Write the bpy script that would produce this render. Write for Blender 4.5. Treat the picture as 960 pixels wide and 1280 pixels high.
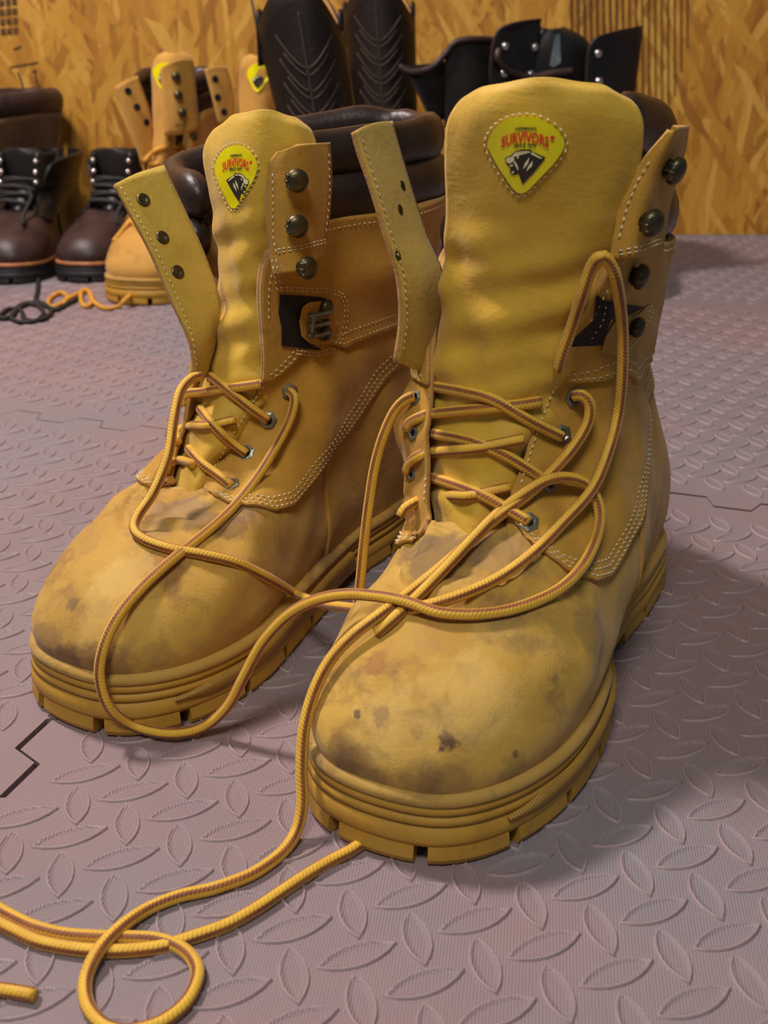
import bpy, bmesh, math, random
import numpy as np
from mathutils import Vector, Matrix, geometry
from mathutils.bvhtree import BVHTree

for o in list(bpy.data.objects):
    bpy.data.objects.remove(o)
SC = bpy.context.scene
COL = SC.collection
random.seed(7)
rng = np.random.default_rng(7)

# ------------------------------------------------------------------ camera
F_PX, CAM_H, PITCH = 1350.0, 0.298, math.radians(24.0)
cam_d = bpy.data.cameras.new('camera')
cam = bpy.data.objects.new('camera', cam_d)
COL.objects.link(cam)
cam.location = (0, 0, CAM_H)
cam.rotation_euler = (math.radians(90) - PITCH, 0, 0)
cam_d.sensor_fit = 'VERTICAL'
cam_d.sensor_height = 24.0
cam_d.lens = 24.0 * F_PX / 1280.0
cam_d.clip_start = 0.02
cam_d.dof.use_dof = True
cam_d.dof.focus_distance = 0.52
cam_d.dof.aperture_fstop = cam_d.lens / 2.6
SC.camera = cam

# ------------------------------------------------------------------ light
SC.view_settings.view_transform = 'Standard'
SC.view_settings.look = 'None'
SC.view_settings.gamma = 1.0
SC.view_settings.use_curve_mapping = False
SC.view_settings.exposure = 0.15
world = bpy.data.worlds.new('room_light')
SC.world = world
world.use_nodes = True
world.node_tree.nodes['Background'].inputs[0].default_value = (0.62, 0.84, 1.0, 1)
world.node_tree.nodes['Background'].inputs[1].default_value = 0.105

def area(name, loc, target, size, power, color):
    d = bpy.data.lights.new(name, 'AREA')
    d.shape = 'RECTANGLE'
    d.size, d.size_y = size
    d.energy = power
    d.color = color
    o = bpy.data.objects.new(name, d)
    COL.objects.link(o)
    o.location = loc
    o.rotation_euler = (Vector(target) - Vector(loc)).to_track_quat('-Z', 'Y').to_euler()
    return o
area('ceiling_lamp_back', (-0.85, 1.0, 1.65), (0.0, 0.7, 0), (0.22, 0.22), 30, (1.0, 0.85, 0.82))
area('ceiling_lamp_front', (-0.3, -0.75, 2.1), (0.0, 0.7, 0), (0.6, 0.4), 24, (1.0, 0.93, 0.84))

# ------------------------------------------------------------------ pixel helpers
cP, sP = math.cos(PITCH), math.sin(PITCH)
FW, UPV, ORG = Vector((0, cP, -sP)), Vector((0, sP, cP)), Vector((0, 0, CAM_H))
def ray(px, py):
    return FW + Vector((1, 0, 0)) * ((px - 480) / F_PX) - UPV * ((py - 640) / F_PX)
def on_z(px, py, z=0.0):
    d = ray(px, py); return ORG + d * ((z - CAM_H) / d.z)
def on_y(px, py, Y):
    d = ray(px, py); return ORG + d * (Y / d.y)
def depth_of(p): return (Vector(p) - ORG).dot(FW)
def at_depth(px, py, dep): return ORG + ray(px, py) * dep

class Frame:
    """boot frame: x to the viewer's right, y from heel to toe, z up"""
    def __init__(s, hx, hy, ang, scale=1.0):
        a = math.radians(ang)
        s.o = Vector((hx, hy, 0)); s.d = Vector((-math.sin(a), -math.cos(a), 0)); s.x = Vector((math.cos(a), -math.sin(a), 0))
        s.k = scale
        s.mat = Matrix.Translation(s.o) @ Matrix.Rotation(math.pi - a, 4, 'Z')
    def w(s, l):
        return s.o + (s.x * l[0] + s.d * l[1] + Vector((0, 0, l[2]))) * s.k
    def wn(s, A):
        A = np.asarray(A, float)
        return (np.array(s.o) + (A[..., 0:1] * np.array(s.x) + A[..., 1:2] * np.array(s.d) + A[..., 2:3] * np.array([0, 0, 1.])) * s.k)
    def loc(s, p):
        v = Vector(p) - s.o
        return np.array([v.dot(s.x), v.dot(s.d), v.z]) / s.k
    def fix(s, px, py, i, val):
        d = ray(px, py); dl = np.array([d.dot(s.x), d.dot(s.d), d.z]) / s.k
        ol = s.loc(ORG); return ol + dl * ((val - ol[i]) / dl[i])

# ------------------------------------------------------------------ object helpers
def tag(o, label=None, cat=None, group=None, kind=None):
    if label: o['label'] = label
    if cat: o['category'] = cat
    if group: o['group'] = group
    if kind: o['kind'] = kind
    return o
def empty(name, mat):
    o = bpy.data.objects.new(name, None); COL.objects.link(o)
    o.matrix_world = mat; o.empty_display_size = 0.03
    return o
WM = {}
def world_of(o):
    if o is None: return Matrix.Identity(4)
    if o.name not in WM:
        WM[o.name] = (world_of(o.parent) @ o.matrix_basis) if o.parent else o.matrix_basis.copy()
    return WM[o.name]
def mesh_obj(name, verts, faces, mat, parent=None, smooth=True, uvs=None, local=False, fmats=None, mats=None):
    """verts in WORLD space unless local"""
    me = bpy.data.meshes.new(name)
    V = np.asarray([tuple(v) for v in verts], float) if not isinstance(verts, np.ndarray) else verts.reshape(-1, 3)
    if parent is not None and not local:
        M = np.array(world_of(parent).inverted())
        V = V @ M[:3, :3].T + M[:3, 3]
    me.from_pydata(V.tolist(), [], [tuple(int(i) for i in f) for f in faces])
    if uvs is not None:
        uvl = me.uv_layers.new(name='UVMap')
        li = np.empty(len(me.loops), dtype=np.int32); me.loops.foreach_get('vertex_index', li)
        if callable(uvs): uvs = uvs(me)
        uu = np.asarray(uvs, float)
        uvl.data.foreach_set('uv', (uu[li] if len(uu) == len(V) and len(uu) != len(li) else uu).ravel())
    for m in (mats or [mat]): me.materials.append(m)
    if fmats is not None: me.polygons.foreach_set('material_index', np.asarray(fmats, dtype=np.int32))
    if smooth: me.polygons.foreach_set('use_smooth', np.ones(len(me.polygons), dtype=bool))
    me.update()
    o = bpy.data.objects.new(name, me); COL.objects.link(o)
    if parent is not None: o.parent = parent
    return o
def solidify(o, th, offset=-1.0, inner=0, rim=0):
    m = o.modifiers.new('thickness', 'SOLIDIFY'); m.thickness = th; m.offset = offset
    m.material_offset = inner; m.material_offset_rim = rim; m.use_even_offset = False
    return m
def grid_faces(nu, nv, closed_u=False, flip=False):
    F = []
    for i in range(nu if closed_u else nu - 1):
        for j in range(nv - 1):
            a = i * nv + j; b = ((i + 1) % nu) * nv + j
            F.append((a, a + 1, b + 1, b) if flip else (a, b, b + 1, a + 1))
    return F

def crom(P, t, closed=False):
    """Catmull-Rom through P (n,...) at params t in station units"""
    P = np.asarray(P, float); n = len(P); t = np.asarray(t, float)
    if closed:
        i = np.floor(t).astype(int); f = t - i
        g = lambda k: P[(i + k) % n]
    else:
        t = np.clip(t, 0, n - 1); i = np.minimum(np.floor(t).astype(int), n - 2); f = t - i
        E = np.concatenate([[2 * P[0] - P[1]], P, [2 * P[-1] - P[-2]]])
        g = lambda k: E[i + 1 + k]
    f = f.reshape(f.shape + (1,) * (P.ndim - 1))
    p0, p1, p2, p3 = g(-1), g(0), g(1), g(2)
    return 0.5 * (2 * p1 + (p2 - p0) * f + (2 * p0 - 5 * p1 + 4 * p2 - p3) * f ** 2 + (3 * p1 - p0 - 3 * p2 + p3) * f ** 3)

class Surf:
    """tensor Catmull-Rom surface through a net (NU,NV,3) in WORLD space"""
    def __init__(s, net, closed=True, out=None, disp=None):
        s.net = np.asarray(net, float); s.closed = closed; s.nu, s.nv = s.net.shape[:2]; s.disp = disp; s.sign = 1.0
    def raw(s, u, v):
        u = np.asarray(u, float); v = np.asarray(v, float)
        sh = np.broadcast(u, v).shape
        u = np.broadcast_to(u, sh).ravel(); v = np.broadcast_to(v, sh).ravel()
        v = np.clip(v, 0, s.nv - 1); j = np.minimum(np.floor(v).astype(int), s.nv - 2); f = v - j
        E = np.concatenate([2 * s.net[:, :1] - s.net[:, 1:2], s.net, 2 * s.net[:, -1:] - s.net[:, -2:-1]], axis=1)
        n = s.nu
        if s.closed:
            i = np.floor(u).astype(int); fu = u - i; idx = [(i + k) % n for k in (-1, 0, 1, 2)]
        else:
            u = np.clip(u, 0, n - 1); i = np.minimum(np.floor(u).astype(int), n - 2); fu = u - i
            E = np.concatenate([2 * E[:1] - E[1:2], E, 2 * E[-1:] - E[-2:-1]], axis=0)
            idx = [i + 1 + k for k in (-1, 0, 1, 2)]
        def cr(p0, p1, p2, p3, t):
            t = t[:, None]
            return 0.5 * (2 * p1 + (p2 - p0) * t + (2 * p0 - 5 * p1 + 4 * p2 - p3) * t ** 2 + (3 * p1 - p0 - 3 * p2 + p3) * t ** 3)
        rows = [cr(*[E[ii, j + k] for k in range(4)], f) for ii in idx]
        return cr(*rows, fu).reshape(sh + (3,))
    def nrm(s, u, v):
        e = 0.04
        a = s.raw(u + e, v) - s.raw(u - e, v)
        v2 = np.clip(v, e, s.nv - 1 - e)
        b = s.raw(u, v2 + e) - s.raw(u, v2 - e)
        n = np.cross(a, b) * s.sign
        return n / np.maximum(np.linalg.norm(n, axis=-1, keepdims=True), 1e-9)
    def __call__(s, u, v, off=0.0):
        u = np.asarray(u, float); v = np.asarray(v, float)
        p = s.raw(u, v)
        d = off + (s.disp(u, v) if s.disp is not None else 0.0)
        return p + s.nrm(u, v) * np.asarray(d)[..., None]

def tube_data(P, r, n=8, caps=True):
    """world polyline -> tube verts/faces/uv(per vertex: around, length)"""
    P = np.asarray(P, float); m = len(P)
    T = np.gradient(P, axis=0); T /= np.maximum(np.linalg.norm(T, axis=1, keepdims=True), 1e-9)
    N = np.zeros_like(P); up = np.array([0, 0, 1.0])
    a = np.cross(T[0], up); a = a if np.linalg.norm(a) > 1e-3 else np.array([1.0, 0, 0]); N[0] = a / np.linalg.norm(a)
    for i in range(1, m):
        v = N[i - 1] - T[i] * np.dot(N[i - 1], T[i]); N[i] = v / max(np.linalg.norm(v), 1e-9)
    Bn = np.cross(T, N)
    rr = np.broadcast_to(np.asarray(r, float), (m,))
    L = np.concatenate([[0], np.cumsum(np.linalg.norm(np.diff(P, axis=0), axis=1))])
    V, UV = [], []
    for i in range(m):
        for k in range(n):
            an = 2 * math.pi * k / n
            V.append(P[i] + (N[i] * math.cos(an) + Bn[i] * math.sin(an)) * rr[i]); UV.append((k / n, L[i]))
    Fc, fuv = [], []
    for i in range(m - 1):
        for k in range(n):
            k2 = (k + 1) % n
            Fc.append((i * n + k, i * n + k2, (i + 1) * n + k2, (i + 1) * n + k))
            fuv += [(k / n, L[i]), ((k + 1) / n, L[i]), ((k + 1) / n, L[i + 1]), (k / n, L[i + 1])]
    if caps:
        Fc.append(tuple(range(n - 1, -1, -1))); fuv += [(0, L[0])] * n
        Fc.append(tuple((m - 1) * n + k for k in range(n))); fuv += [(0, L[-1])] * n
    return np.array(V), Fc, np.array(fuv)
def tube(name, P, r, mat, parent=None, n=8):
    V, Fc, uv = tube_data(P, r, n)
    return mesh_obj(name, V, Fc, mat, parent, uvs=uv)
def resample(P, step):
    P = np.asarray(P, float)
    L = np.concatenate([[0], np.cumsum(np.linalg.norm(np.diff(P, axis=0), axis=1))])
    n = max(2, int(round(L[-1] / step)) + 1); q = np.linspace(0, L[-1], n)
    return np.stack([np.interp(q, L, P[:, k]) for k in range(3)], 1)
def spline(P, per=8):
    P = np.asarray(P, float); return crom(P, np.linspace(0, len(P) - 1, (len(P) - 1) * per + 1))

def lathe_data(prof, n=16):
    V, Fc = [], []
    for (r, z) in prof:
        for k in range(n):
            a = 2 * math.pi * k / n; V.append((r * math.cos(a), r * math.sin(a), z))
    m = len(prof)
    for i in range(m - 1):
        for k in range(n):
            k2 = (k + 1) % n; Fc.append((i * n + k, i * n + k2, (i + 1) * n + k2, (i + 1) * n + k))
    Fc.append(tuple(range(n - 1, -1, -1))); Fc.append(tuple((m - 1) * n + k for k in range(n)))
    return np.array(V), Fc
def orient(V, p, nrm, roll=0.0, up=(0, 0, 1)):
    n = np.array(nrm, float); n /= np.linalg.norm(n)
    x = np.cross(np.array(up, float), n); x /= max(np.linalg.norm(x), 1e-9); y = np.cross(n, x)
    c, s_ = math.cos(roll), math.sin(roll); x, y = x * c + y * s_, y * c - x * s_
    return np.array(p) + V[:, 0:1] * x + V[:, 1:2] * y + V[:, 2:3] * n

# ------------------------------------------------------------------ materials
def new_mat(name):
    m = bpy.data.materials.new(name); m.use_nodes = True
    nt = m.node_tree; b = nt.nodes['Principled BSDF']
    return m, nt, b
def nd(nt, typ, **kw):
    n = nt.nodes.new(typ)
    for k, v in kw.items():
        if k.startswith('i_'):
            key = k[2:]; key = int(key) if key.isdigit() else key
            n.inputs[key].default_value = v
        else: setattr(n, k, v)
    return n
def ramp(nt, fac, stops):
    r = nt.nodes.new('ShaderNodeValToRGB'); cr = r.color_ramp
    while len(cr.elements) > 1: cr.elements.remove(cr.elements[-1])
    cr.elements[0].position = stops[0][0]; cr.elements[0].color = (*stops[0][1], 1) if len(stops[0][1]) == 3 else stops[0][1]
    for p, c in stops[1:]:
        e = cr.elements.new(p); e.color = (*c, 1) if len(c) == 3 else c
    nt.links.new(fac, r.inputs[0]); return r.outputs[0]
def mixc(nt, fac, a, b, mode='MIX'):
    n = nt.nodes.new('ShaderNodeMix'); n.data_type = 'RGBA'; n.blend_type = mode
    for s, v in ((n.inputs[0], fac), (n.inputs[6], a), (n.inputs[7], b)):
        if hasattr(v, 'is_linked'): nt.links.new(v, s)
        elif isinstance(v, (int, float)): s.default_value = v
        else: s.default_value = (*v, 1)
    return n.outputs[2]
def mth(nt, op, a, b=None, clamp=False):
    n = nt.nodes.new('ShaderNodeMath'); n.operation = op; n.use_clamp = clamp
    for s, v in ((n.inputs[0], a), (n.inputs[1], b)):
        if v is None: continue
        if hasattr(v, 'is_linked'): nt.links.new(v, s)
        else: s.default_value = v
    return n.outputs[0]
def noise(nt, vec, scale, detail=3, rough=0.55, dist=0.0):
    n = nd(nt, 'ShaderNodeTexNoise', i_Scale=scale, i_Detail=detail, i_Roughness=rough, i_Distortion=dist)
    if vec is not None: nt.links.new(vec, n.inputs['Vector'])
    return n.outputs[0]
def coord(nt, kind='Object'):
    return nt.nodes.new('ShaderNodeTexCoord').outputs[kind]
def bump(nt, b, h, strength, dist=0.001):
    n = nd(nt, 'ShaderNodeBump', i_Strength=strength, i_Distance=dist)
    nt.links.new(h, n.inputs['Height'])
    if b.inputs['Normal'].is_linked: nt.links.new(b.inputs['Normal'].links[0].from_socket, n.inputs['Normal'])
    nt.links.new(n.outputs[0], b.inputs['Normal'])
def mapping(nt, vec, scale=(1, 1, 1), rot=(0, 0, 0), loc=(0, 0, 0)):
    n = nd(nt, 'ShaderNodeMapping'); n.inputs['Scale'].default_value = scale; n.inputs['Rotation'].default_value = rot; n.inputs['Location'].default_value = loc
    nt.links.new(vec, n.inputs['Vector']); return n.outputs[0]

def leather(name, c1, c2, dirt=None, dirt_amt=0.0, rough=0.75, grain=0.25, spots=(), sheen=0.15, scale=1.0, scuff=None, lowdirt=None):
    m, nt, b = new_mat(name); co = coord(nt)
    n1 = noise(nt, co, 28 * scale, 4, 0.6, 0.4)
    col = ramp(nt, n1, [(0.32, c1), (0.68, c2)])
    if dirt:
        n2 = noise(nt, co, 60 * scale, 6, 0.7, 0.8)
        n3 = noise(nt, co, 17 * scale, 3, 0.6, 0.5)
        f = ramp(nt, mth(nt, 'MULTIPLY', n2, n3), [(0.27, (0, 0, 0)), (0.42, (1, 1, 1))])
        col = mixc(nt, mth(nt, 'MULTIPLY', f, dirt_amt), col, dirt)
    if scuff:
        n4 = noise(nt, mapping(nt, co, (1, 1, 1), loc=(3, 1, 7)), 22, 5, 0.65, 1.2)
        f = ramp(nt, n4, [(0.52, (0, 0, 0)), (0.66, (1, 1, 1))])
        col = mixc(nt, mth(nt, 'MULTIPLY', f, 0.55), col, scuff)
    for (p, rad, c, amt) in spots:
        s = nd(nt, 'ShaderNodeVectorMath', operation='DISTANCE'); nt.links.new(co, s.inputs[0]); s.inputs[1].default_value = p
        nn = noise(nt, co, min(0.8 / rad, 260), 5, 0.65)
        dd = mth(nt, 'ADD', mth(nt, 'DIVIDE', s.outputs['Value'], rad), mth(nt, 'MULTIPLY', mth(nt, 'SUBTRACT', nn, 0.5), 2.6))
        f = ramp(nt, dd, [(0.6, (1, 1, 1)), (1.0, (0, 0, 0))])
        col = mixc(nt, mth(nt, 'MULTIPLY', f, amt), col, c)
    nt.links.new(col, b.inputs['Base Color'])
    b.inputs['Roughness'].default_value = rough
    b.inputs['Sheen Weight'].default_value = sheen
    b.inputs['Specular IOR Level'].default_value = 0.35
    bump(nt, b, noise(nt, co, 900, 3, 0.6), grain, 0.0006)
    bump(nt, b, noise(nt, co, 120, 4, 0.6, 0.6), grain, 0.0015)
    return m
def plain(name, c, rough=0.5, metal=0.0, var=0.25, nscale=80, grain=0.15, coat=0.0):
    m, nt, b = new_mat(name); co = coord(nt)
    d = tuple(x * (1 - var) for x in c); e = tuple(min(1, x * (1 + var)) for x in c)
    nt.links.new(ramp(nt, noise(nt, co, nscale, 4, 0.6), [(0.3, d), (0.7, e)]), b.inputs['Base Color'])
    b.inputs['Roughness'].default_value = rough; b.inputs['Metallic'].default_value = metal; b.inputs['Coat Weight'].default_value = coat
    if grain: bump(nt, b, noise(nt, co, nscale * 5, 3), grain, 0.0008)
    return m
def lace_mat(name, base, stripe, edge):
    m, nt, b = new_mat(name)
    uv = coord(nt, 'UV'); sx = nd(nt, 'ShaderNodeSeparateXYZ'); nt.links.new(uv, sx.inputs[0])
    w = mth(nt, 'SINE', mth(nt, 'MULTIPLY', sx.outputs[0], 2 * math.pi * 3))
    tw = mth(nt, 'SINE', mth(nt, 'ADD', mth(nt, 'MULTIPLY', sx.outputs[1], 2 * math.pi / 0.0017), mth(nt, 'MULTIPLY', sx.outputs[0], 2 * math.pi * 4)))
    st = ramp(nt, mth(nt, 'ADD', mth(nt, 'ADD', mth(nt, 'MULTIPLY', w, 0.5), 0.5), mth(nt, 'MULTIPLY', tw, 0.05)), [(0.12, stripe), (0.28, edge), (0.48, base), (1.0, base)])
    fz = noise(nt, coord(nt), 110, 4)
    col = mixc(nt, ramp(nt, fz, [(0.40, (0, 0, 0)), (0.75, (0.45, 0.45, 0.45))]), st, edge)
    nt.links.new(col, b.inputs['Base Color']); b.inputs['Roughness'].default_value = 0.6; b.inputs['Sheen Weight'].default_value = 0.2
    bump(nt, b, tw, 0.4, 0.00015)
    return m

M = {}
M['wheat'] = leather('wheat_nubuck', (0.50, 0.285, 0.035), (0.60, 0.36, 0.055), (0.16, 0.075, 0.02), 0.35)
M['wheat_quarter'] = leather('wheat_nubuck_side', (0.46, 0.235, 0.022), (0.56, 0.31, 0.04), (0.20, 0.08, 0.018), 0.30)
M['tongue'] = leather('golden_tongue_leather', (0.58, 0.35, 0.028), (0.69, 0.445, 0.048), (0.36, 0.18, 0.02), 0.25, rough=0.62)
def add_folds(m, scale, squash, strength, dist):
    nt = m.node_tree; b = nt.nodes['Principled BSDF']
    bump(nt, b, noise(nt, mapping(nt, coord(nt), (1, 1, squash)), scale, 4, 0.6, 1.0), strength, dist)
add_folds(M['tongue'], 16, 2.2, 0.22, 0.004)
M['suede'] = leather('yellow_suede_inside', (0.52, 0.35, 0.045), (0.62, 0.44, 0.075), (0.30, 0.18, 0.04), 0.25, rough=0.9, grain=0.5)
M['edge'] = leather('raw_leather_edge', (0.40, 0.20, 0.04), (0.55, 0.31, 0.08), (0.2, 0.09, 0.02), 0.5, rough=0.9, grain=0.6)
M['collar'] = leather('dark_brown_collar_leather', (0.024, 0.013, 0.010), (0.040, 0.023, 0.018), None, rough=0.36, grain=0.25, sheen=0.0)
M['lining'] = plain('grey_mesh_lining', (0.06, 0.065, 0.05), 0.9, nscale=300)
M['rubber'] = leather('tan_rubber_sole', (0.44, 0.235, 0.030), (0.53, 0.30, 0.045), (0.16, 0.075, 0.02), 0.35, rough=0.5, grain=0.12, sheen=0)
M['welt'] = leather('dusty_welt', (0.43, 0.25, 0.045), (0.52, 0.32, 0.07), (0.12, 0.075, 0.04), 0.7, rough=0.7)
M['thread'] = plain('cream_thread', (0.72, 0.60, 0.33), 0.8, nscale=400)
M['metal'] = plain('antique_brass', (0.10, 0.085, 0.045), 0.38, 0.85, nscale=200)
M['eyelet'] = plain('dull_steel_eyelet', (0.26, 0.26, 0.20), 0.4, 0.8, nscale=200)
M['hole'] = plain('dark_hole', (0.012, 0.01, 0.008), 0.9)
M['webbing'] = plain('black_webbing', (0.006, 0.005, 0.005), 0.7, nscale=300)
M['lace'] = lace_mat('yellow_brown_lace', (0.74, 0.45, 0.03), (0.20, 0.06, 0.010), (0.52, 0.21, 0.018))
M['patch'] = plain('yellow_logo_rubber', (0.88, 0.80, 0.0), 0.35, var=0.05, grain=0)
M['red'] = plain('red_print', (0.80, 0.06, 0.02), 0.5, var=0.1, grain=0)
M['ink'] = plain('black_print', (0.02, 0.014, 0.012), 0.5, grain=0)
M['cream'] = plain('cream_print', (0.80, 0.74, 0.42), 0.5, var=0.05, grain=0)

# ------------------------------------------------------------------ the setting: floor of foam tiles, OSB wall
WALL_Y = 1.765
def foam_mat():
    m, nt, b = new_mat('foam_mat'); co = nt.nodes.new('ShaderNodeNewGeometry').outputs['Position']
    n1 = noise(nt, co, 3.2, 4, 0.6, 0.6)
    col = ramp(nt, n1, [(0.30, (0.205, 0.16, 0.172)), (0.50, (0.262, 0.180, 0.186)), (0.72, (0.315, 0.213, 0.210))])
    pt = noise(nt, mapping(nt, co, (1, 1, 1), loc=(2.3, 5.1, 0)), 4.5, 3, 0.55, 0.4)
    col = mixc(nt, ramp(nt, pt, [(0.44, (0, 0, 0)), (0.60, (0.75, 0.75, 0.75))]), col, (0.205, 0.198, 0.222))  # blue-grey patches: cool cast of the shade put into the mat colour
    n2 = noise(nt, co, 45, 5, 0.65)
    col = mixc(nt, ramp(nt, n2, [(0.35, (0.22, 0.22, 0.22)), (0.6, (0, 0, 0))]), col, (0.22, 0.17, 0.19))
    # fine moulded weave
    def wv(rot):
        v = mapping(nt, co, (1, 1, 1), (0, 0, rot))
        w = nd(nt, 'ShaderNodeTexWave', wave_type='BANDS', bands_direction='X', i_Scale=270.0, i_Distortion=0.0)
        nt.links.new(v, w.inputs['Vector']); return w.outputs['Fac']
    h = mth(nt, 'MULTIPLY', wv(math.radians(8)), wv(math.radians(8 + 90)))
    col = mixc(nt, mth(nt, 'MULTIPLY', h, 0.28), col, (0.46, 0.355, 0.36))
    nt.links.new(col, b.inputs['Base Color'])
    b.inputs['Roughness'].default_value = 0.52
    b.inputs['Specular IOR Level'].default_value = 0.5
    bump(nt, b, h, 0.45, 0.0008)
    return m
M['foam'] = foam_mat()
M['foam_lug'] = plain('foam_mat_lit_rim', (0.32, 0.24, 0.245), 0.5, var=0.1, nscale=60, grain=0.05)  # paler rim: light along the raised edge put into the colour
M['sub'] = plain('dark_subfloor', (0.02, 0.017, 0.018), 0.9)

def osb():
    m, nt, b = new_mat('osb_board'); co = coord(nt)
    col = None; hh = None
    base = ramp(nt, noise(nt, mapping(nt, co, (3, 1, 1)), 9, 5, 0.65, 0.4), [(0.3, (0.48, 0.21, 0.02)), (0.7, (0.62, 0.31, 0.04))])
    col = base
    sp = nd(nt, 'ShaderNodeSeparateXYZ'); nt.links.new(co, sp.inputs[0])
    flat = nd(nt, 'ShaderNodeCombineXYZ'); nt.links.new(sp.outputs[0], flat.inputs[0]); nt.links.new(sp.outputs[2], flat.inputs[1])
    wob = nd(nt, 'ShaderNodeTexNoise', i_Scale=14.0, i_Detail=2.0); nt.links.new(flat.outputs[0], wob.inputs['Vector'])
    off = nd(nt, 'ShaderNodeVectorMath', operation='MULTIPLY_ADD'); nt.links.new(wob.outputs['Color'], off.inputs[0]); off.inputs[1].default_value = (0.02, 0.02, 0); nt.links.new(flat.outputs[0], off.inputs[2])
    for k, (rot, sx, sy, thr) in enumerate([(84, 8, 75, 0.30), (100, 9, 85, 0.40), (74, 10, 70, 0.5), (112, 10, 90, 0.55), (91, 7, 110, 0.5), (60, 12, 80, 0.70), (125, 12, 85, 0.74)]):
        v = mapping(nt, off.outputs[0], (sx, sy, 1), (0, 0, 0))
        r = nd(nt, 'ShaderNodeMapping'); r.inputs['Rotation'].default_value = (0, 0, -math.radians(rot)); r.inputs['Location'].default_value = (k * .37, k * .61, 0)
        nt.links.new(off.outputs[0], r.inputs['Vector']); nt.links.new(r.outputs[0], v.node.inputs['Vector'])
        vo = nd(nt, 'ShaderNodeTexVoronoi', i_Scale=1.0, i_Randomness=1.0, voronoi_dimensions='2D'); nt.links.new(v, vo.inputs['Vector'])
        sc = nd(nt, 'ShaderNodeSeparateColor'); nt.links.new(vo.outputs['Color'], sc.inputs[0])
        grain = noise(nt, mapping(nt, v, (1, 7, 1)), 3.0, 4, 0.7)
        tone = ramp(nt, mth(nt, 'ADD', mth(nt, 'MULTIPLY', sc.outputs[0], 0.72), mth(nt, 'MULTIPLY', grain, 0.28)),
                    [(0.15, (0.33, 0.125, 0.010)), (0.45, (0.54, 0.245, 0.022)), (0.7, (0.65, 0.325, 0.036)), (0.92, (0.80, 0.47, 0.09))])
        pick = mth(nt, 'GREATER_THAN', sc.outputs[1], thr)
        col = mixc(nt, mth(nt, 'MULTIPLY', pick, 0.85), col, tone)
        dd = mth(nt, 'MULTIPLY', vo.outputs['Distance'], pick)
        hh = dd if hh is None else mth(nt, 'ADD', hh, mth(nt, 'MULTIPLY', sc.outputs[2], pick))
    dk = ramp(nt, noise(nt, flat.outputs[0], 26, 5, 0.75, 1.5), [(0.30, (0.7, 0.7, 0.7)), (0.40, (0, 0, 0))])
    col = mixc(nt, dk, col, (0.20, 0.085, 0.012))
    nt.links.new(col, b.inputs['Base Color']); b.inputs['Roughness'].default_value = 0.6
    bump(nt, b, hh, 0.25, 0.002)
    return m
M['osb'] = osb()

def box_data(x0, x1, y0, y1, z0, z1):
    V = np.array([(x, y, z) for x in (x0, x1) for y in (y0, y1) for z in (z0, z1)], float)
    return V, [(0, 1, 3, 2), (4, 6, 7, 5), (0, 4, 5, 1), (2, 3, 7, 6), (0, 2, 6, 4), (1, 5, 7, 3)]
V_, F_ = box_data(-2.2, 2.2, -1.2, WALL_Y, -0.05, -0.0125)
floor = tag(mesh_obj('floor', V_, F_, M['sub'], smooth=False), kind='structure')
V_, F_ = box_data(-2.2, 2.2, WALL_Y, WALL_Y + 0.02, -0.05, 2.4)
wall = tag(mesh_obj('wall_back', V_, F_, M['osb'], smooth=False), kind='structure')

# jigsaw tiles: edges run along E1 (seam across the picture) and N1 (away from the camera)
SA = math.radians(-19.2)
E1 = np.array([math.cos(SA), math.sin(SA)]); N1 = np.array([-E1[1], E1[0]])
K0 = np.array([-0.030, 0.777]); TS = 0.61
LA, LB_ = np.array([0.0235, -0.0122]), np.array([0.0195, 0.0287])
def tooth(s):
    p = 0.061; t = (s / p) % 1.0; a = 0.0075; w = 0.10
    # dovetail-like wave, as offset across the seam
    if t < 0.5 - w: return a
    if t < 0.5: return a - 2 * a * (t - 0.5 + w) / w
    if t < 1 - w: return -a
    return -a + 2 * a * (t - 1 + w) / w
SEAM_S = [q for q in sorted(set([round(k * 0.061 + f * 0.061, 5) for k in range(10) for f in (0, 0.13, 0.27, 0.4, 0.45, 0.5, 0.63, 0.77, 0.9, 0.95)])) if 0.02 < q < 0.59]
def tile_outline(i, j, gap):
    g = gap / 2; x0, x1, y0, y1 = i * TS, (i + 1) * TS, j * TS, (j + 1) * TS
    P = [(x0 + g, y0 + g)] + [(x0 + s, y0 + tooth(s) + g) for s in SEAM_S] + [(x1 - g, y0 + g)] + [(x1 + tooth(s) - g, y0 + s) for s in SEAM_S]
    P += [(x1 - g, y1 - g)] + [(x0 + s, y1 + tooth(s) - g) for s in SEAM_S[::-1]] + [(x0 + g, y1 - g)] + [(x0 + tooth(s) + g, y0 + s) for s in SEAM_S[::-1]]
    P = np.array(P)
    return K0 + P[:, :1] * E1 + P[:, 1:] * N1
def inside(poly, q):
    x, y = q; c = False; n = len(poly)
    for a in range(n):
        x1, y1 = poly[a]; x2, y2 = poly[a - 1]
        if (y1 > y) != (y2 > y) and x < (x2 - x1) * (y - y1) / (y2 - y1) + x1: c = not c
    return c
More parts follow.
